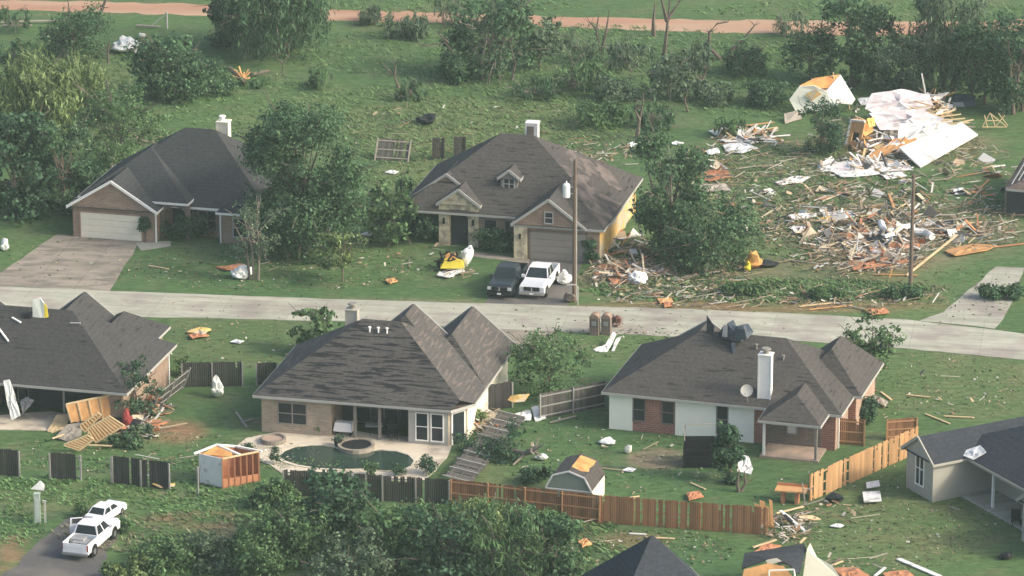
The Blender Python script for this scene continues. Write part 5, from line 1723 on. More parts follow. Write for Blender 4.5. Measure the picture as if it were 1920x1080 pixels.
for i, (a, b, w_, m_, lb) in enumerate([
        ((1652, 735), (1672, 750), .16, 'lumber', 'pale board on the lawn right of the white brick house'),
        ((1700, 740), (1745, 745), .12, 'lumber', 'thin pale stick on the right hand lawn below the road'),
        ((1735, 776), (1780, 794), .12, 'lumber', 'pale stick slanting on the lawn above the beige house'),
        ((1770, 780), (1826, 783), .12, 'lumber', 'pale straight stick on the lawn above the beige house roof'),
        ((1685, 1048), (1760, 1080), .36, 'metal_white', 'wide white board at the bottom edge right of the blue-black roof wreck'),
        ((1780, 950), (1800, 956), .1, 'lumber_grey', 'small grey stick on the lawn below the beige wall'),
        ((1030, 792), (1080, 780), .14, 'lumber_grey', 'grey rail lying before the weathered dark fence'),
        ((442, 772), (462, 800), .14, 'lumber_grey', 'grey plank of a crossed pair on the grass left of the pool house'),
        ((452, 792), (475, 785), .14, 'lumber_grey', 'short crossing plank of the pair left of the pool house'),
        ((248, 898), (318, 880), .2, 'metal_grey', 'long grey pipe leaning on the dark fence left of the tipped shed'),
        ((1180, 1000), (1212, 1002), .14, 'metal_white', 'white strip on the grass behind the grey bottom roof'),
        ((1225, 1008), (1265, 1010), .14, 'lumber', 'pale strip on the grass right of the grey roof peak'),
        ((1295, 905), (1322, 917), .1, 'lumber', 'thin pale stick on the lawn below the trampoline'),
        ((1160, 936), (1200, 930), .12, 'lumber', 'pale stick along the inside of the reddish fence'),
        ((870, 762), (905, 748), .1, 'white_paint', 'white fallen gutter by the cream side wall')]):
    plank(a, b, w_, m_, lb)

# white crumpled things and other singles
def crumple(px, py, r, h, m, label, name, cat, seed=0, sx=1.0, sub=3, z=0.0):
    bm = bmesh.new()
    bmesh.ops.create_icosphere(bm, subdivisions=sub, radius=1)
    rr = random.Random(seed)
    dirs = [Vector((rr.gauss(0, 1), rr.gauss(0, 1), rr.gauss(0, 1))).normalized() for _ in range(16)]
    amp = [rr.uniform(-.6, .55) for _ in dirs]
    for v in bm.verts:
        d = v.co.normalized()
        k = 1 + sum(a * max(0, d.dot(q)) ** 6 for a, q in zip(amp, dirs)) + rr.uniform(-.16, .16)
        v.co = Vector((d.x * r * sx * k, d.y * r * k, (d.z * .5 + .5) * h * k))
    me = bpy.data.meshes.new(name)
    bm.to_mesh(me)
    bm.free()
    me.materials.append(M[m])
    o = bpy.data.objects.new(name, me)
    COL.objects.link(o)
    o.location = P(px, py, z)
    return tag(o, label, cat)


crumple(453, 522, .65, .8, 'metal_white', 'crumpled white sheet heap on the front lawn by the thin tree', 'crumpled_sheet', 'metal sheet', 1, 1.1)
crumple(600, 438, .8, 1.0, 'metal_white', 'white crumpled sheet caught in the foot of the huge tree', 'crumpled_sheet', 'metal sheet', 2)
crumple(236, 96, .85, 1.0, 'metal_white', 'left half of the white crumpled pair in the far field, domed', 'crumpled_sheet', 'metal sheet', 3, 1.1)
torn('torn_sheet', 'metal sheet', 'right half of the white crumpled pair in the far field, flat', stand([(250, 90), (281, 87), (282, 97), (252, 99)], 100), 'metal_white', .05, .06)
crumple(266, 72, .3, .6, 'white_wrap', 'small pale scrap above the white crumpled pair in the far field', 'crumpled_sheet', 'metal sheet', 8)
crumple(1196, 532, .7, .8, 'metal_white', 'round white bag in the verge debris', 'white_bag', 'bag', 4, 1.2)
crumple(1058, 533, .5, 1.0, 'metal_white', 'white crumpled scrap at the tailgate of the white pickup', 'crumpled_sheet', 'metal sheet', 5)
crumple(408, 745, .5, 1.0, 'white_wrap', 'mottled white tank standing on the grass left of the pool house', 'propane_tank', 'tank', 6, .9)
crumple(970, 755, .5, .6, 'osb', 'orange board chunk on top of the slanted grey fence', 'board_chunk', 'wall board', 7, 1.3, 1, .9)
crumple(1413, 503, .75, 1.5, 'sheathing', 'bright orange tarp peaked like a tent by the wide dark tree', 'orange_tarp', 'tarp', 9, 1.0, 2)
crumple(1402, 508, .3, .9, 'yellow', 'yellow scrap against the left side of the orange tarp', 'yellow_scrap', 'scrap', 10, 1.0, 2)
crumple(1442, 500, .5, .45, 'black', 'black twisted scrap right of the orange tarp', 'black_scrap', 'scrap', 11, 1.6, 2)
crumple(800, 233, .65, .7, 'black', 'black crumpled object alone in the field behind the dormer house', 'black_scrap', 'scrap', 12, 1.1, 2)
crumple(1562, 942, .5, .5, 'black', 'black bundle lying at the foot of the bright cedar fence', 'black_bundle', 'bundle', 13, 1.5, 2)
crumple(1552, 943, .28, .5, 'metal_white', 'white end of stuff against the black bundle', 'white_scrap', 'scrap', 14, 1.0, 2)
crumple(1884, 1048, .4, .3, 'black', 'small dark object on the lawn in the lower right', 'dark_scrap', 'scrap', 15, 1.2, 2)
crumple(1140, 833, .45, .4, 'metal_white', 'white and black toy like scrap on the lawn above the mud circle', 'white_scrap', 'scrap', 16, 1.4, 2)
crumple(1178, 850, .25, .6, 'white_wrap', 'small pale stump at the left rim of the mud circle', 'pale_scrap', 'scrap', 17, 1.0, 2)
crumple(930, 1010, .4, .4, 'red', 'red and white scrap in the bottom thicket', 'red_scrap', 'scrap', 18, 1.3, 2)
crumple(10, 470, .5, 1.0, 'metal_white', 'white scrap at the left edge beside the cracked driveway', 'white_scrap', 'scrap', 19, .8, 2)
crumple(868, 970, .7, .4, 'metal_white', 'white scrap in the thicket below the left end of the red fence', 'white_scrap', 'scrap', 20, 1.6, 2)
crumple(310, 912, .5, .3, 'osb', 'tan cardboard scrap in the weeds in front of the dark fence', 'tan_scrap', 'scrap', 21, 1.4, 1)
crumple(1015, 862, .35, .35, 'metal_white', 'white lump at the roots of the uprooted tree', 'white_scrap', 'scrap', 22, 1.2, 2)
for i, (x, y, lb) in enumerate([(370, 259, 'white flake in the field grass behind the dormer house fence'), (735, 322, 'small white flake behind the fallen fence panel'), (1640, 175, ''), (1155, 432, 'white flake beside the torn yellow wall'),
                                (1270, 268, 'white flake in the grass right of the narrow ragged tree'), (1740, 420, 'white flake right of the right pole'), (1570, 985, 'cream flat flake on the lawn by the splintered fence end'), (690, 438, 'pale flat board by the bush left of the dormer house'),
                                (1180, 880, 'pale flake on the left part of the mud circle'), (445, 640, 'white leaf shaped flake on the lawn left of the pool house'), (60, 220, 'white flake among the pale willows')]):
    if lb:
        torn('torn_scrap', 'scrap', lb, lay([(x - 14, y + 1), (x - 2, y - 4), (x + 13, y - 1), (x + 4, y + 4)], .12), 'metal_white', .04, .06, seed=70 + i, div=2)

# white bent pipes
for pts, lb in (([(1652, 418), (1655, 428), (1664, 436), (1690, 428), (1712, 424)], 'bent white duct curling left of the right pole'), ([(1712, 434), (1735, 436), (1748, 444)], 'short white duct right of the right pole'), ([(1640, 440), (1660, 446), (1672, 440)], 'small white duct piece under the curling one')):
    q = [P(x, y, .5) for x, y in pts]
    tag(origin(MB().tube(q, [.28] * len(q), 9).build('white_duct', 'metal_white'), q[0]), lb, 'duct')
crumple(1650, 455, 1.1, .7, 'black', 'black mangled appliance heap beneath the bent white ducts', 'black_scrap', 'scrap', 23, 1.3, 2)

# yellow heap on the lawn
t = thing('wrecked_tractor', 'mangled yellow machine with black frame lying on the front lawn', 'wreckage', P(848, 508))
b = MB()
frustum(b, -.9, .9, .5, .35, -.6, .7, .35, .85)
b.build('yellow_hood', 'yellow', t)
b = MB()
for k in range(12):
    a = Vector((r_.uniform(-1, .8), r_.uniform(-.3, .8), r_.uniform(.5, 1.2)))
    b.beam(a, a + Vector((r_.uniform(-.9, .9), r_.uniform(-.5, .5), r_.uniform(-.3, .7))), .12, .1)
b.build('frame', 'black', t)
MB().tube([(-.8, .5, .4), (-.8, .7, .4)], [.4, .4], 12).build('wheel', 'tyre', t)
MB().box(-.5, .3, .35, .7, .8, 1.2).build('seat', 'lumber_orange', t)
crumple(873, 500, .55, 1.3, 'metal_white', 'white plastic tank leaning on the yellow machine', 'white_tank', 'tank', 24, .8, 3)
torn('torn_sheet', 'metal sheet', 'white bent sheet under the yellow machine', lay([(818, 516), (840, 520), (872, 508), (866, 502), (838, 512), (824, 508)], .2), 'metal_white', .06, .1)

# rusty post by the pole
t = thing('bent_pipe', 'bent white pipe post by the foot of the pole with transformer', 'post', P(1083, 572))
MB().tube([(0, 0, 0), (0, 0, 1.4), (-.15, 0, 1.55), (-.8, 0, 1.55)], [.05, .05, .05, .05], 6).build('pipe', 'trim', t)
crumple(1068, 566, .5, .8, 'brick_grey', 'rusty stump of a knocked down brick mailbox beside the bent pipe', 'broken_pillar', 'rubble', 25, 1.0, 2)
torn('torn_sheet', 'metal sheet', 'white bent sheet like a slide on the lawn before the brick pillars', stand([(1112, 655), (1132, 650), (1150, 622), (1156, 626), (1144, 650), (1138, 660), (1120, 660)], 660), 'metal_white', .06, .06)
torn('torn_sheet', 'metal sheet', 'thin white leg of bent sheet right of the slide like one', stand([(1146, 658), (1156, 634), (1166, 630), (1160, 640), (1152, 658)], 660), 'metal_white', .06, .04)

# crumpled blue wreck on the ridge
t = thing('crushed_car', 'dark blue crumpled wreck lying on the roof ridge of the white brick house', 'wreckage', NR.matrix_basis @ Vector((7.9, 4.9, 5.8)), math.radians(-20))
t.scale = (1.15, 1.15, 1.1)
b = MB()
for k in range(9):
    x0, z0, l, hh = r_.uniform(-1.2, .4), r_.uniform(-.1, .35), r_.uniform(.6, 1.3), r_.uniform(.4, .85)
    y0, y1 = r_.uniform(-.8, -.3), r_.uniform(.2, .7)
    b.add([(x0, y0, z0), (x0 + l, y0 + r_.uniform(-.2, .2), z0 + r_.uniform(-.2, .1)), (x0 + l, y1, z0), (x0, y1, z0), (x0 + r_.uniform(.1, .4), y0 + .2, z0 + hh), (x0 + l - r_.uniform(.1, .4), y0 + r_.uniform(.1, .4), z0 + hh * r_.uniform(.6, 1.1)), (x0 + l - .3, y1 - .2, z0 + hh), (x0 + .2, y1 - .3, z0 + hh * .8)],
          [(0, 3, 2, 1), (4, 5, 6, 7), (0, 1, 5, 4), (1, 2, 6, 5), (2, 3, 7, 6), (3, 0, 4, 7)])
b.tube([(.1, -.7, -.2), (.25, -1.0, -.75)], [.2, .08], 6)
b.build('shell', 'navy', t)
MB().slab([(-1.7, 0, -.2), (-1.3, -.2, -.3), (-1.25, 0, .5), (-1.75, .1, 1.1)], .08).build('bent_door', 'shingle_navy', t)
MB().slab([(.2, -.8, .1), (.9, -.75, .15), (.8, -.6, .75), (.2, -.65, .7)], .03).build('window', 'glass', t)
MB().slab([(-.5, -.8, .2), (-.2, -.82, .2), (-.25, -.65, .9), (-.5, -.65, .9)], .04).build('pale_trim', 'metal_grey', t)

# junk on the ridge of the left edge house
t = thing('standing_sheet', 'white bent sheet with yellow foam stuck upright on the ridge at the left edge', 'metal sheet', NL.matrix_basis @ Vector((.2, 4.6, 5.7)), math.radians(-12))
MB().slab([(-.4, 0, -.3), (.45, -.05, -.35), (.4, .1, 1.3), (.1, .2, 1.6), (-.4, .15, 1.45)], .1).build('sheet', 'white_wrap', t)
MB().slab([(.46, 0, -.2), (.75, .1, -.1), (.65, .1, 1.0), (.45, .1, 1.3)], .08).build('foam_edge', 'yellow', t)
MB().box(-1.0, -.5, -.1, .3, -.2, .5).build('black_scrap', 'black', t)
MB().box(.7, 1.3, -.2, .2, -.4, 0).build('black_scrap', 'black', t)
for (u, v, l, a, lb) in ((-2.3, 3.6, 1.3, -.7, 'white stick lying on the dark slope at the left edge'), (-1.6, 4.4, .8, -.4, 'shorter white stick below the ridge junk at the left edge')):
    q = NL.matrix_basis @ Vector((u, v, 2.7 + .7 * v + .1))
    e_ = NL.matrix_basis @ Vector((u + l * math.cos(a), v + l * math.sin(a), 2.7 + .7 * (v + l * math.sin(a)) + .1))
    tag(origin(MB().beam(q, e_, .12, .08).build('stick', 'white_paint'), q), lb, 'stick')
q = NL.matrix_basis @ Vector((2.6, 4.3, 5.85))
tag(origin(MB().tube([q, q + Vector((.7, 0, 0)), q + Vector((.8, -.2, -.5))], [.06, .06, .06], 6).build('bent_pipe', 'metal_grey'), q), 'bent grey pipe on the dark ridge right of the upright white sheet', 'pipe')

# the left edge house's back porch and its lumber
sheet('patio', [(-20, 806), (0, 780), (95, 772), (140, 780), (95, 808)], 'patio', .06, amp=.05, seed=20)
torn('torn_sheet', 'metal sheet', 'tall white sheet leaning on the porch of the left edge house', stand([(6, 714), (18, 712), (28, 740), (38, 780), (22, 788), (14, 760)], 800, .95), 'metal_white', .08, .05)
torn('torn_sheet', 'metal sheet', 'grey crumpled sheet on the porch of the left edge house', stand([(38, 752), (48, 744), (64, 750), (56, 762), (42, 776)], 790, .9), 'metal_grey', .06, .1)
t = thing('wall_section', 'orange framed wall section standing on its side by the broken porch', 'wall section', P(180, 808))
L0 = t.location
qd = [W(124, 758, 808), W(228, 736, 800), W(236, 756, 800), W(232, 780, 800), W(134, 792, 808)]
MB().slab(rel(qd), .06).build('sheathing', 'lumber_orange', t)
MB().beam(rel(qd)[0], rel(qd)[1], .14, .1).build('top_plate', 'lumber', t)
for f in (.0, .2, .4, .6, .8, 1.0):
    MB().beam(rel(qd)[0].lerp(rel(qd)[1], f) + Vector((0, -.05, 0)), rel(qd)[4].lerp(rel(qd)[3], f) + Vector((0, -.05, 0)), .07, .09).build('stud', 'lumber', t)
torn('wall_board', 'wall board', 'yellow board sheet leaning left in the lumber pile', stand([(106, 778), (136, 776), (122, 802), (98, 812), (88, 808)], 812), 'lumber', .06, .05)
torn('wall_board', 'wall board', 'flat brown board sheet in the middle of the lumber pile', stand([(126, 796), (156, 792), (152, 816), (128, 828), (102, 820)], 830), 'lumber_grey', .06, .05)
for k, (qd, lb) in enumerate((([(150, 800), (184, 776), (190, 780), (160, 812)], 'small slatted frame leaning in the lumber pile'), ([(164, 806), (206, 782), (234, 800), (180, 832)], 'large slatted frame lying on the right of the lumber pile'), ([(120, 836), (165, 818), (176, 826), (150, 846)], 'slatted frame at the bottom front of the lumber pile'))):
    t = thing('slatted_frame', lb, 'lumber frame', P(*qd[3]))
    L0 = t.location
    q = rel([W(x, y, qd[3][1] + 4) for x, y in qd])
    MB().slab(q, .04).build('backing', 'lumber_orange', t)
    for f in np.linspace(0, 1, 8 if k != 1 else 11):
        MB().beam(q[0].lerp(q[1], f) + Vector((0, 0, .05)), q[3].lerp(q[2], f) + Vector((0, 0, .05)), .1, .07).build('slat', 'lumber', t)
    MB().beam(q[0] + Vector((0, 0, .1)), q[1] + Vector((0, 0, .1)), .12, .08).build('edge_board', 'lumber', t)
    MB().beam(q[3] + Vector((0, 0, .1)), q[2] + Vector((0, 0, .1)), .12, .08).build('edge_board', 'lumber', t)
for a, b, lb, m_ in (((130, 772), (152, 798), 'white post slanting across the lumber pile', 'white_paint'), ((98, 822), (128, 812), 'pale stick at the left front of the lumber pile', 'lumber'), ((165, 812), (198, 826), 'pale stick at the right front of the lumber pile', 'lumber'), ((240, 766), (262, 786), 'white stick falling right of the red machine', 'white_paint'),
                     ((278, 770), (286, 786), 'short white stick in the broken fence heap', 'white_paint'), ((162, 834), (210, 836), 'pale plank on the grass below the lumber pile', 'lumber'), ((240, 792), (268, 812), 'grey stick in the branches right of the lumber pile', 'lumber_grey'), ((262, 768), (270, 790), 'grey stick standing in the broken fence heap', 'lumber_grey')):
    plank(a, b, .13, m_, lb, .3, .25)
crumple(238, 806, .42, 1.0, 'red', 'red garden machine half buried at the right of the lumber pile', 'red_machine', 'machine', 30, .9, 2)
crumple(222, 808, .7, .7, 'black', 'black scrap at the foot of the red machine', 'black_scrap', 'scrap', 31, 1.3, 2)
shrub(262, 818, .8, 1.2, 'leaf_grey', 'downed grey-green branches right of the lumber pile', cat='fallen branch', squash=.6, name='fallen_branch', dens=.6)
shrub(235, 838, .9, 1.3, 'leaf_dark', 'downed green branches below the lumber pile', cat='fallen branch', squash=.6, name='fallen_branch', dens=.7)

# tipped shed
t = thing('garden_shed', 'tipped over shed with white side and open red-brown framed end', 'shed', P(428, 915), math.radians(-12))
L0 = t.location
wv = lambda x, y, yb: W(x, y, yb) - L0
t.rotation_euler = (0, 0, 0)
A_, B_, C_, D_ = wv(374, 906, 906), wv(418, 916, 916), wv(486, 902, 902), wv(442, 892, 892)
up = 2.05
U = Vector((0, 0, up))
tops = [A_ + U, B_ + U, C_ + U, D_ + U]
MB().slab([A_, B_, tops[1], tops[0]], .06).build('white_side', 'metal_white', t)
MB().slab([D_, C_, tops[2], tops[3]], .06).build('back_wall', 'lumber_red', t)
MB().slab([A_, D_, tops[3], tops[0]], .06).build('end_wall', 'lumber_red', t)
MB().slab([p + Vector((0, 0, .06)) for p in (A_, B_, C_, D_)], .05).build('base', 'lumber_red', t)
for f in np.linspace(0, 1, 7):
    MB().beam(B_.lerp(C_, f), tops[1].lerp(tops[2], f), .09, .09).build('stud', 'lumber_red', t)
MB().slab([B_.lerp(C_, .02), B_.lerp(C_, .98), B_.lerp(C_, .98) + U * .25, B_.lerp(C_, .02) + U * .3], .05).build('torn_boards', 'lumber_red', t)
MB().beam(tops[1], tops[2], .1, .1).build('top_rail', 'lumber', t)
pk_ = (tops[0] + tops[3]) / 2 + Vector((0, 0, .35))
for a, b in ((tops[0] + Vector((-.3, 0, 0)), pk_), (pk_, tops[3]), (tops[3], tops[2] + Vector((.2, 0, 0))), (pk_, (tops[1] + tops[2]) / 2)):
    MB().beam(a, b, .14, .12).build('roof_beam', 'white_paint', t)
MB().slab([tops[0].lerp(tops[1], .15), tops[1].lerp(tops[2], .3), pk_.lerp(tops[2], .3), pk_], .04).build('roof_deck', 'sheathing', t)

# barn shaped shed
t = thing('barn_shed', 'small barn roofed shed with an orange bare patch on its roof', 'shed', P(1024, 948), math.radians(-16))
g = [(-.0, 0), (0, 1.25), (.45, 2.15), (1.5, 2.5), (2.55, 2.15), (3.05, 1.25), (3.05, 0)]
Ln = 3.1
n_ = len(g)
yaw = 0
MB().add([(x, 0, z) for x, z in g] + [(x, .08, z) for x, z in g], [list(range(n_)), list(range(n_, 2 * n_))[::-1]] + [[i, (i + 1) % n_, n_ + (i + 1) % n_, n_ + i] for i in range(n_)]).build('front_wall', mat('shed_shade_green', (0.25, 0.3, 0.24), .8, .06), t)  # the front's shade is put into this darker grey-green
MB().add([(x, Ln, z) for x, z in g] + [(x, Ln - .08, z) for x, z in g], [list(range(n_)), list(range(n_, 2 * n_))[::-1]] + [[i, (i + 1) % n_, n_ + (i + 1) % n_, n_ + i] for i in range(n_)]).build('back_wall', 'siding_beige', t)
MB().box(2.97, 3.05, .08, Ln - .08, 0, 1.25).build('side_wall', 'cream_paint', t)  # sunlit end: the light is put into a paler colour
MB().box(0, .08, .08, Ln - .08, 0, 1.25).build('side_wall', 'siding_beige', t)
rf = MB()
for (a, b) in zip(g[1:-2], g[2:-1]):
    rf.slab([(a[0], -.12, a[1] + .06), (a[0], Ln + .12, a[1] + .06), (b[0], Ln + .12, b[1] + .06), (b[0], -.12, b[1] + .06)], .05)
ro = rf.build('roof', 'shingle_brown', t)
a, b = Vector((1.5, 0, 2.5)), Vector((2.55, 0, 2.15))
pa = []
for (f, y) in ((.0, .7), (.0, 2.9), (.95, 3.0), (1.0, 2.2), (.9, 1.6), (1.0, 1.0), (.6, .6)):
    q = a.lerp(b, f)
    pa.append((q.x, y, q.z + .075))
MB().slab(pa, .012).build('bare_deck', 'sheathing', ro)
tr_ = MB()
for i in range(1, n_ - 2):
    tr_.beam((g[i][0], -.13, g[i][1] + .03), (g[i + 1][0], -.13, g[i + 1][1] + .03), .04, .1)
tr_.beam((0, -.02, 1.22), (3.05, -.02, 1.22), .04, .08).build('trim', 'white_paint', t)

# trampoline with torn net
t = thing('trampoline', 'square dark netted trampoline leaning beside the cone evergreen', 'trampoline', P(1314, 872))
for x, y in ((-1.1, -.6), (1.1, -.6), (1.1, .9), (-1.1, .9)):
    MB().tube([(x, y, 0), (x + .05, y, 2.5 if y > 0 else 1.9)], [.04, .04], 6).build('net_pole', 'black', t)
MB().box(-1.15, 1.15, -.65, .95, .75, .82).build('bed', 'black', t)
net = MB().box(-1.1, 1.1, -.615, -.605, .1, 1.2).box(-1.1, 1.1, .905, .915, .8, 1.7)
for z in np.linspace(.9, 1.8, 9):
    net.beam((-1.1, -.6, z), (1.1, -.6, z + .05), .015, .03).beam((-1.1, -.6, z), (-1.1, .9, z), .015, .03)
for x in np.linspace(-1.1, 1.1, 32):
    net.beam((x, -.6, .1), (x, -.6, 1.85), .075, .015)
for y in np.linspace(-.6, .9, 20):
    net.beam((-1.1, y, .1), (-1.1, y, 1.9), .045, .015).beam((1.1, y, .1), (1.1, y, 1.9), .045, .015)
net.build('net', 'black', t)
MB().box(-1.1, 1.1, -.57, -.55, .05, .75).build('skirt', 'navy', t)
MB().beam((-1.1, .9, 2.5), (1.1, .9, 2.55), .05, .05).beam((-1.1, -.6, 1.9), (-1.1, .9, 2.5), .05, .05).build('top_rail', 'lumber_grey', t)
torn('torn_sheet', 'metal sheet', 'white sheet draped over a stump by the cone evergreen', stand([(1384, 862), (1392, 853), (1404, 856), (1412, 878), (1408, 888), (1382, 884)], 912), 'metal_white', .08, .08)
bare_tree(1385, 922, [[(1385, 935), (1382, 905), (1386, 880)], [(1388, 930), (1398, 905), (1396, 885)]], 'shattered stump under the white draped sheet', .14, tw=5)

# table, white panels
t = thing('potting_bench', 'reddish wooden table inside the fence corner', 'table', P(1483, 942), r13)
MB().box(-1.0, 1.0, -.5, .5, .85, .93).build('table_top', 'lumber_orange', t)
for x in (-.5, .4):
    MB().box(x - .12, x + .12, -.3, .3, 0, .849).build('leg', 'lumber_red', t)
MB().box(-1.0, 1.0, .5, .56, .6, 1.1).build('back_board', 'lumber_red', t)
for a, lb in (([(1624, 904), (1648, 900), (1650, 910), (1625, 914)], 'upper of two white panels on the grass by the beige house'), ([(1617, 922), (1650, 920), (1653, 938), (1620, 940)], 'larger lower white panel on the grass by the beige house')):
    tag(origin(MB().slab(lay(a, .3, .0), .08).build('wall_sheet', 'metal_white'), P(*a[0])), lb, 'panel')
q = BR.matrix_basis @ Vector((2.45, -.6, 2.9))
torn('torn_sheet', 'metal sheet', 'white sheet lying on the eave of the beige house', [BR.matrix_basis @ Vector(p) for p in ((2.1, .5, 2.85), (2.35, -1.0, 2.85), (3.2, -1.2, 3.3), (3.4, -.2, 3.4))], 'metal_white', .06, .06)
MB_ = thing('garden_chair', 'black garden chair by the porch of the beige house', 'chair', P(1905, 985))
MB().box(-.3, .3, -.3, .3, .4, .46).build('seat', 'black', MB_)
MB().box(-.3, .3, .26, .32, .46, 1.0).build('backrest', 'black', MB_)
for x in (-.26, .26):
    for y in (-.26, .26):
        MB().box(x - .03, x + .03, y - .03, y + .03, 0, .4).build('leg', 'black', MB_)

# splintered fence end
t = thing('splintered_fence', 'splintered orange and white fence end between the brown and cedar fences', 'broken fence', P(1452, 1000))
L0 = t.location
for k, (x0, x1, yt, yb) in enumerate(((1414, 1424, 944, 984), (1424, 1434, 938, 988), (1434, 1442, 948, 990), (1442, 1448, 936, 992))):
    MB().slab([W(x0, yt, yb) - L0, W(x1, yt + 3, yb) - L0, W(x1 + 4, yb, yb) - L0, W(x0 + 4, yb - 4, yb) - L0], .04).build('board', 'lumber_orange' if k % 2 else 'cedar', t)
b = MB()
for k in range(34):
    a = P(1450 + r_.uniform(-12, 50), 985 + r_.uniform(-15, 28), r_.uniform(.05, .9)) - L0
    b.beam(a, a + Vector((r_.uniform(-.5, .7), r_.uniform(-.4, .4), r_.uniform(-.4, .4))), r_.uniform(.04, .12), .03)
sp_ = b.build('splinters', islandramp('splinter_mix', [(0, (.6, .56, .48)), (.4, (.45, .3, .18)), (.6, (.65, .62, .58)), (.85, (.12, .11, .1))]), t)
sp_['kind'] = 'stuff'
for a, b_, w_, m_, lb in (((1462, 956), (1510, 996), .2, 'metal_white', 'white rail sloping down from the splintered fence end'), ((1456, 962), (1505, 950), .14, 'lumber', 'pale rail running to the cedar fence from the splintered end'), ((1470, 965), (1498, 990), .25, 'black', 'dark plank beside the white sloping rail')):
    plank(a, b_, w_, m_, lb, .7, .15)
torn('wall_board', 'wall board', 'yellow triangular board right of the splintered fence end', lay([(1494, 964), (1525, 966), (1540, 973), (1505, 976)], .15), 'lumber', .06, .05)
# leaning table-like frame
t = thing('broken_gate', 'broken gate frame between the table and the cedar fence', 'gate', P(1506, 948))
L0 = t.location
for a, b in (((1504, 905), (1510, 950)), ((1508, 918), (1525, 915)), ((1490, 955), (1512, 942)), ((1512, 946), (1544, 936))):
    MB().beam(W(*a, 950) - L0, W(*b, 950) - L0, .07, .07).build('rail', 'lumber_grey', t)

# the blue-black roof wreck at the bottom edge
t = thing('wrecked_house', 'blue-black roof slab and white gable torn off at the bottom edge', 'wrecked house', P(1460, 1085))
L0 = t.location
part('roof_slab', [W(1390, 1066, 1098), W(1396, 1037, 1090), W(1508, 1019, 1086), W(1512, 1030, 1088), W(1500, 1074, 1098), W(1490, 1076, 1100), W(1484, 1062, 1098), W(1470, 1054, 1097), W(1460, 1058, 1097), W(1455, 1046, 1096), W(1440, 1048, 1096)], 'shingle_navy', .14)
part('gable_wall', [W(1505, 1085, 1096), W(1513, 1030, 1090), W(1519, 1018, 1088), W(1532, 1045, 1092), W(1560, 1060, 1096), W(1580, 1090, 1100)], 'cream_paint', .12)
part('torn_wall', [W(1390, 1090, 1102), W(1395, 1068, 1100), W(1440, 1056, 1098), W(1470, 1062, 1099), W(1495, 1092, 1102)], 'lumber_orange', .08)
part('ceiling_board', [W(1436, 1050, 1097), W(1456, 1046, 1096), W(1466, 1052, 1097), W(1440, 1060, 1098)], 'siding_beige', .05)
wf = [W(1442, 1068, 1101), W(1488, 1066, 1101), W(1492, 1092, 1102), W(1442, 1092, 1102)]
b = MB()
for i in range(4):
    b.beam(wf[i] - L0 + Vector((0, -.15, 0)), wf[(i + 1) % 4] - L0 + Vector((0, -.15, 0)), .08, .08)
b.build('window_frame', 'white_paint', t)
for a, b_, w_, m_, lb in (((1412, 1026), (1455, 1012), .16, 'lumber', 'pale stick behind the blue-black roof slab'), ((1500, 1018), (1510, 1008), .14, 'lumber', 'short pale stick above the white torn gable'), ((1555, 1062), (1580, 1052), .14, 'lumber', 'pale stick right of the white torn gable'), ((1640, 1080), (1660, 1064), .18, 'metal_white', 'white stick standing out at the bottom edge right of the white gable')):
    plank(a, b_, w_, m_, lb, .2, .3)
torn('wall_board', 'wall board', 'reddish board pile behind the blue-black roof slab', lay([(1412, 1035), (1440, 1018), (1465, 1022), (1440, 1034)], .2), 'lumber_red', .08, .08)
torn('wall_board', 'wall board', 'reddish board at the bottom edge right of the white torn gable', lay([(1560, 1066), (1600, 1062), (1630, 1078), (1590, 1086)], .2), 'lumber_red', .08, .08)
torn('wall_board', 'wall board', 'brown board at the bottom edge near the wide white board', lay([(1655, 1074), (1700, 1068), (1720, 1084), (1670, 1090)], .2), 'lumber_red', .08, .08)

# white torn sheet beside the slanted fence
torn('torn_sheet', 'metal sheet', 'bright white torn sheet hanging on the slanted grey fence', stand([(996, 764), (1014, 758), (1024, 784), (1004, 790)], 792), 'metal_white', .06, .05)
torn('torn_sheet', 'metal sheet', 'ragged white strip left of the bright torn sheet on the slanted fence', stand([(956, 782), (976, 772), (994, 768), (996, 786), (978, 790), (960, 792)], 796), 'metal_white', .06, .15)
for i, (x, y, lb) in enumerate([(880, 772, 'white twisted gutter piece by the cream side wall'), (915, 786, 'white broken rail in the heap behind the pool house corner'), (900, 800, 'grey broken rail in the heap behind the pool house corner'), (930, 800, 'longer grey broken rail over the slanted fence')]):
    plank((x - 12, y - 8), (x + 12, y + 10), .13, ('white_paint', 'white_paint', 'lumber_grey', 'lumber_grey')[i], lb, .6, .2)
shrub(884, 800, 1.6, .9, 'leaf_pale', 'pale green battered bush at the corner of the pool house', dens=.7)

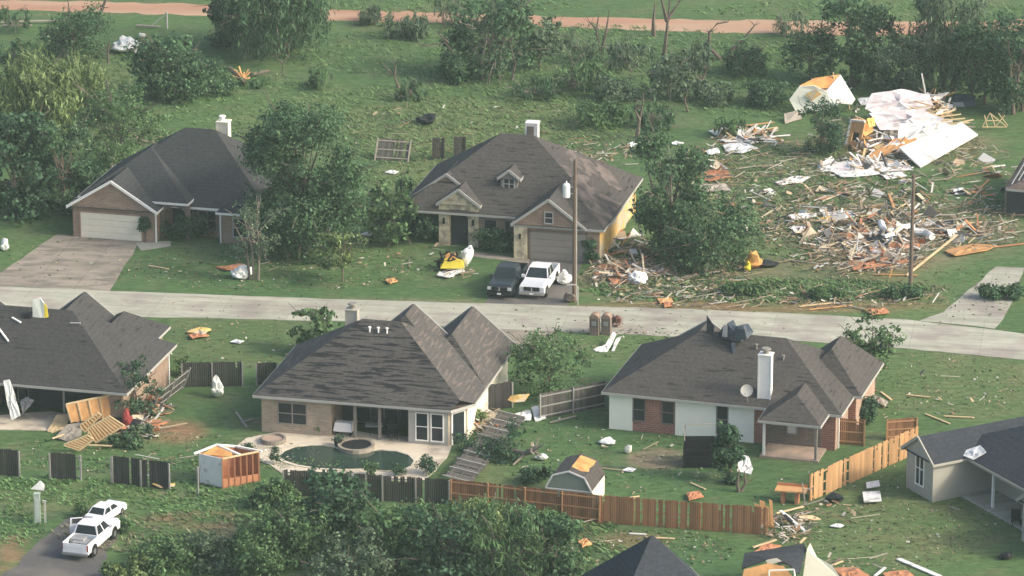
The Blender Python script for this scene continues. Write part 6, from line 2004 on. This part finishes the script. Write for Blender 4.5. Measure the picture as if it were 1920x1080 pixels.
# porch things of the pool house
t = thing('white_grill', 'white box like grill tipped over under the pool house porch', 'grill', NM.matrix_basis @ Vector((6.0, 1.0, 0)), math.radians(-13))
b = MB()
frustum(b, -.65, .65, .35, .35, -.55, .6, .28, .95)
b.build('lid', 'white_paint', t)
for x in (-.5, .5):
    MB().box(x - .04, x + .04, -.3, .3, 0, .349).build('leg', 'black', t)
for i, (u, v, lb) in enumerate(((8.0, 1.4, 'dark patio table left of the porch chairs under the pool house roof'), (9.4, .9, 'dark patio chair at the right of the pool house porch'), (8.9, 1.9, 'dark patio chair behind the table on the pool house porch'))):
    t = thing('patio_table' if i == 0 else 'patio_chair', lb, 'table' if i == 0 else 'chair', NM.matrix_basis @ Vector((u, v, .05)), .4 * i)
    if i == 0:
        MB().box(-.6, .6, -.4, .4, .68, .73).build('table_top', 'metal_grey', t)
        lg = .68
    else:
        MB().box(-.3, .3, -.3, .3, .4, .47).build('seat', 'black', t)
        MB().box(-.3, .3, .24, .3, .47, 1.0).build('backrest', 'black', t)
        lg = .4
    for x in (-.25, .25):
        for y in (-.25, .25):
            MB().box(x - .025, x + .025, y - .025, y + .025, 0, lg).build('leg', 'black', t)
t = thing('planter', 'dark squat planter by the round spa', 'planter', P(634, 836, .05))
MB().tube([(0, 0, 0), (0, 0, .45)], [.22, .3], 10).build('pot', 'black', t)
quads('plant', leaf_quads([((0, 0, .55), .28)], 160, .12, np.random.default_rng(8), 'round'), 'leaf_deep', t)

t = thing('porch_sheet', 'white crumpled sheet on a thin post above the grey-green cabinet', 'metal sheet', P(74, 968))
MB().tube([(0, 0, 0), (0, 0, 1.9)], [.03, .03], 6).build('post', 'lumber_grey', t)
MB().slab([(-.5, 0, 1.85), (.35, -.15, 1.8), (.4, 0, 2.15), (.1, .1, 2.4), (-.15, .05, 2.15)], .05).build('sheet', 'metal_white', t)
t.name = 'caught_sheet'


# small splinters and flakes nobody could count
def litter(name, areas, mt, seed):
    rng = np.random.default_rng(seed)
    b = MB()
    rr = random.Random(seed)
    for px, py, rx, ry, n in areas:
        for k in range(n):
            a, q = rr.random() * 6.283, math.sqrt(rr.random())
            p = P(px + rx * q * math.cos(a), py + ry * q * math.sin(a), rr.uniform(.05, .3))
            L = rr.choice([.2, .25, .3, .4, .5, .7, 1.1, 1.7]) * rr.uniform(.7, 1.2)
            yaw = rr.gauss(0.1, .55) if rr.random() < .75 else rr.uniform(0, 6.28)
            b.beam(p, p + Vector((math.cos(yaw) * L, math.sin(yaw) * L, rr.uniform(-.1, .25))), rr.uniform(.03, .09) if L > .5 else rr.uniform(.06, .2), .03, roll=rr.uniform(-.5, .5))
    o = b.build(name, mt)
    return tag(o, kind='stuff')


mix = islandramp('debris_mix', [(0, (.45, .41, .33)), (.2, (.32, .25, .17)), (.42, (.2, .165, .12)), (.6, (.36, .2, .12)), (.72, (.58, .56, .5)), (.8, (.1, .095, .09)), (.9, (.42, .33, .2))])
litter('debris', [(1600, 430, 170, 90, 800), (1620, 470, 110, 40, 460), (1400, 310, 140, 60, 240), (1650, 250, 130, 60, 420), (1250, 515, 160, 44, 520), (1500, 350, 260, 50, 260), (1830, 330, 90, 60, 160), (1450, 560, 330, 18, 300), (1800, 420, 110, 50, 330),
                  (1000, 290, 220, 30, 60), (1110, 285, 90, 20, 90), (250, 800, 60, 25, 120), (890, 790, 50, 30, 90), (1470, 985, 50, 25, 120), (850, 510, 40, 14, 50), (1560, 960, 60, 20, 25), (1750, 750, 150, 50, 18),
                  (300, 870, 200, 16, 20), (420, 500, 150, 20, 14), (720, 480, 120, 40, 45), (880, 240, 250, 60, 40), (150, 250, 150, 60, 20), (1150, 870, 200, 60, 22), (1560, 1060, 130, 16, 50), (1020, 990, 160, 40, 30)], mix, 9)

def heap(name, areas, mt, seed):
    rr = random.Random(seed)
    b = MB()
    for px, py, rx, ry, n, ht in areas:
        for k in range(n):
            a, q = rr.random() * 6.283, math.sqrt(rr.random())
            p_ = P(px + rx * q * math.cos(a), py + ry * q * math.sin(a), 0)
            p_.z = ht * (1 - q * q) * rr.uniform(.2, 1.0) + .1
            X = Matrix.Translation(p_) @ Euler((rr.gauss(0, .5), rr.gauss(0, .4), rr.uniform(0, 6.28))).to_matrix().to_4x4()
            if rr.random() < .6:
                L, w_ = rr.uniform(.8, 3.2), rr.uniform(.08, .2)
                b.box(-L / 2, L / 2, -w_ / 2, w_ / 2, -.03, .03, X=X)
            else:
                L, w_ = rr.uniform(.4, 1.5), rr.uniform(.3, 1.0)
                j = [Vector((rr.uniform(-.2, .2), rr.uniform(-.2, .2), rr.uniform(-.12, .12))) for _ in range(4)]
                c4 = [Vector((-L / 2, -w_ / 2, 0)) + j[0], Vector((L / 2, -w_ / 2, 0)) + j[1], Vector((L / 2, w_ / 2, 0)) + j[2], Vector((-L / 2, w_ / 2, 0)) + j[3]]
                dn = Vector((0, 0, -.03))
                b.add(c4 + [c + dn for c in c4], [(0, 1, 2), (0, 2, 3), (4, 6, 5), (4, 7, 6), (0, 4, 5, 1), (1, 5, 6, 2), (2, 6, 7, 3), (3, 7, 4, 0)], X=X)
    return tag(b.build(name, mt), kind='stuff')


heap('rubble', [(1695, 242, 90, 24, 110, 1.1), (1740, 214, 45, 14, 80, 2.0), (1655, 275, 55, 18, 70, .8), (1620, 312, 90, 12, 60, .25), (1400, 256, 60, 14, 60, .4), (1545, 180, 40, 20, 40, 1.0)],
     islandramp('rubble_mix', [(0, (.74, .71, .66)), (.36, (.62, .46, .24)), (.45, (.6, .56, .55)), (.62, (.32, .25, .19)), (.74, (.5, .27, .11)), (.85, (.1, .095, .09)), (.92, (.72, .71, .68))]), 21)
heap('rubble', [(1660, 455, 80, 22, 90, .5), (1650, 490, 60, 14, 50, .4), (1790, 440, 60, 18, 40, .4), (1180, 515, 60, 14, 60, .5), (285, 770, 30, 14, 40, .7), (250, 800, 40, 12, 40, .4), (895, 795, 30, 14, 70, .7), (1560, 400, 190, 60, 110, .2), (1310, 330, 60, 30, 40, .25), (1180, 470, 60, 30, 40, .3), (1780, 340, 110, 50, 40, .2), (1620, 440, 120, 40, 80, .35)],
     islandramp('rubble_brown', [(0, (.4, .3, .2)), (.2, (.62, .6, .55)), (.4, (.3, .24, .18)), (.55, (.45, .2, .1)), (.72, (.1, .1, .1)), (.85, (.5, .42, .3))]), 22)

#@@HAZE
def haze():
    x, y0, y1, z0, z1 = 620, -330, 700, -1.5, CAM.z + 6
    o = MB().box(-x, x, y0, y1, z0, z1).build('haze', 'trim')
    m = bpy.data.materials.new('air')
    m.use_nodes = True
    t = m.node_tree
    t.nodes.remove(t.nodes['Principled BSDF'])
    v = t.nodes.new('ShaderNodeVolumePrincipled')
    v.inputs['Color'].default_value = (.76, .95, .86, 1)
    v.inputs['Density'].default_value = 0.00021
    v.inputs['Anisotropy'].default_value = 0.1
    t.links.new(v.outputs[0], t.nodes['Material Output'].inputs['Volume'])
    o.data.materials.clear()
    o.data.materials.append(m)
    tag(o, kind='stuff')


haze()

# repeats of a kind share a group
PHRASE = {'tree': 'storm battered trees', 'shrub': 'shrubs and bushes', 'scrub': 'thin scrub in the far field', 'bare_tree': 'bare snags and dead stems', 'wooden_fence': 'wooden fences between the yards', 'plank': 'loose planks and sticks',
          'torn_sheet': 'torn sheets strewn by the storm', 'wall_board': 'torn wall boards', 'torn_scrap': 'small white flakes', 'brick_house': 'brick houses along the street', 'pickup_truck': 'pickup trucks', 'utility_pole': 'utility poles', 'brick_pillar': 'brick mailbox pillars',
          'slatted_frame': 'slatted frames in the lumber pile', 'white_scrap': 'white scraps', 'black_scrap': 'black scraps', 'crumpled_sheet': 'crumpled sheets', 'white_duct': 'bent white ducts', 'fallen_branch': 'downed branches', 'fallen_tree': 'fallen trees',
          'fallen_pole': 'fallen pale poles', 'wrecked_house': 'wrecked houses', 'siding_house': 'siding houses', 'patio_chair': 'patio chairs', 'wall_section': 'torn wall sections', 'stick': 'white sticks on the roof', 'wall_sheet': 'white panels on the grass'}
tops = {}
for o in COL.objects:
    if o.parent is None and o.get('category'):
        tops.setdefault(o.name.split('.')[0], []).append(o)
for k, v in tops.items():
    if len(v) > 1:
        for o in v:
            if not o.get('group'):
                o['group'] = PHRASE.get(k, k.replace('_', ' ') + 's')
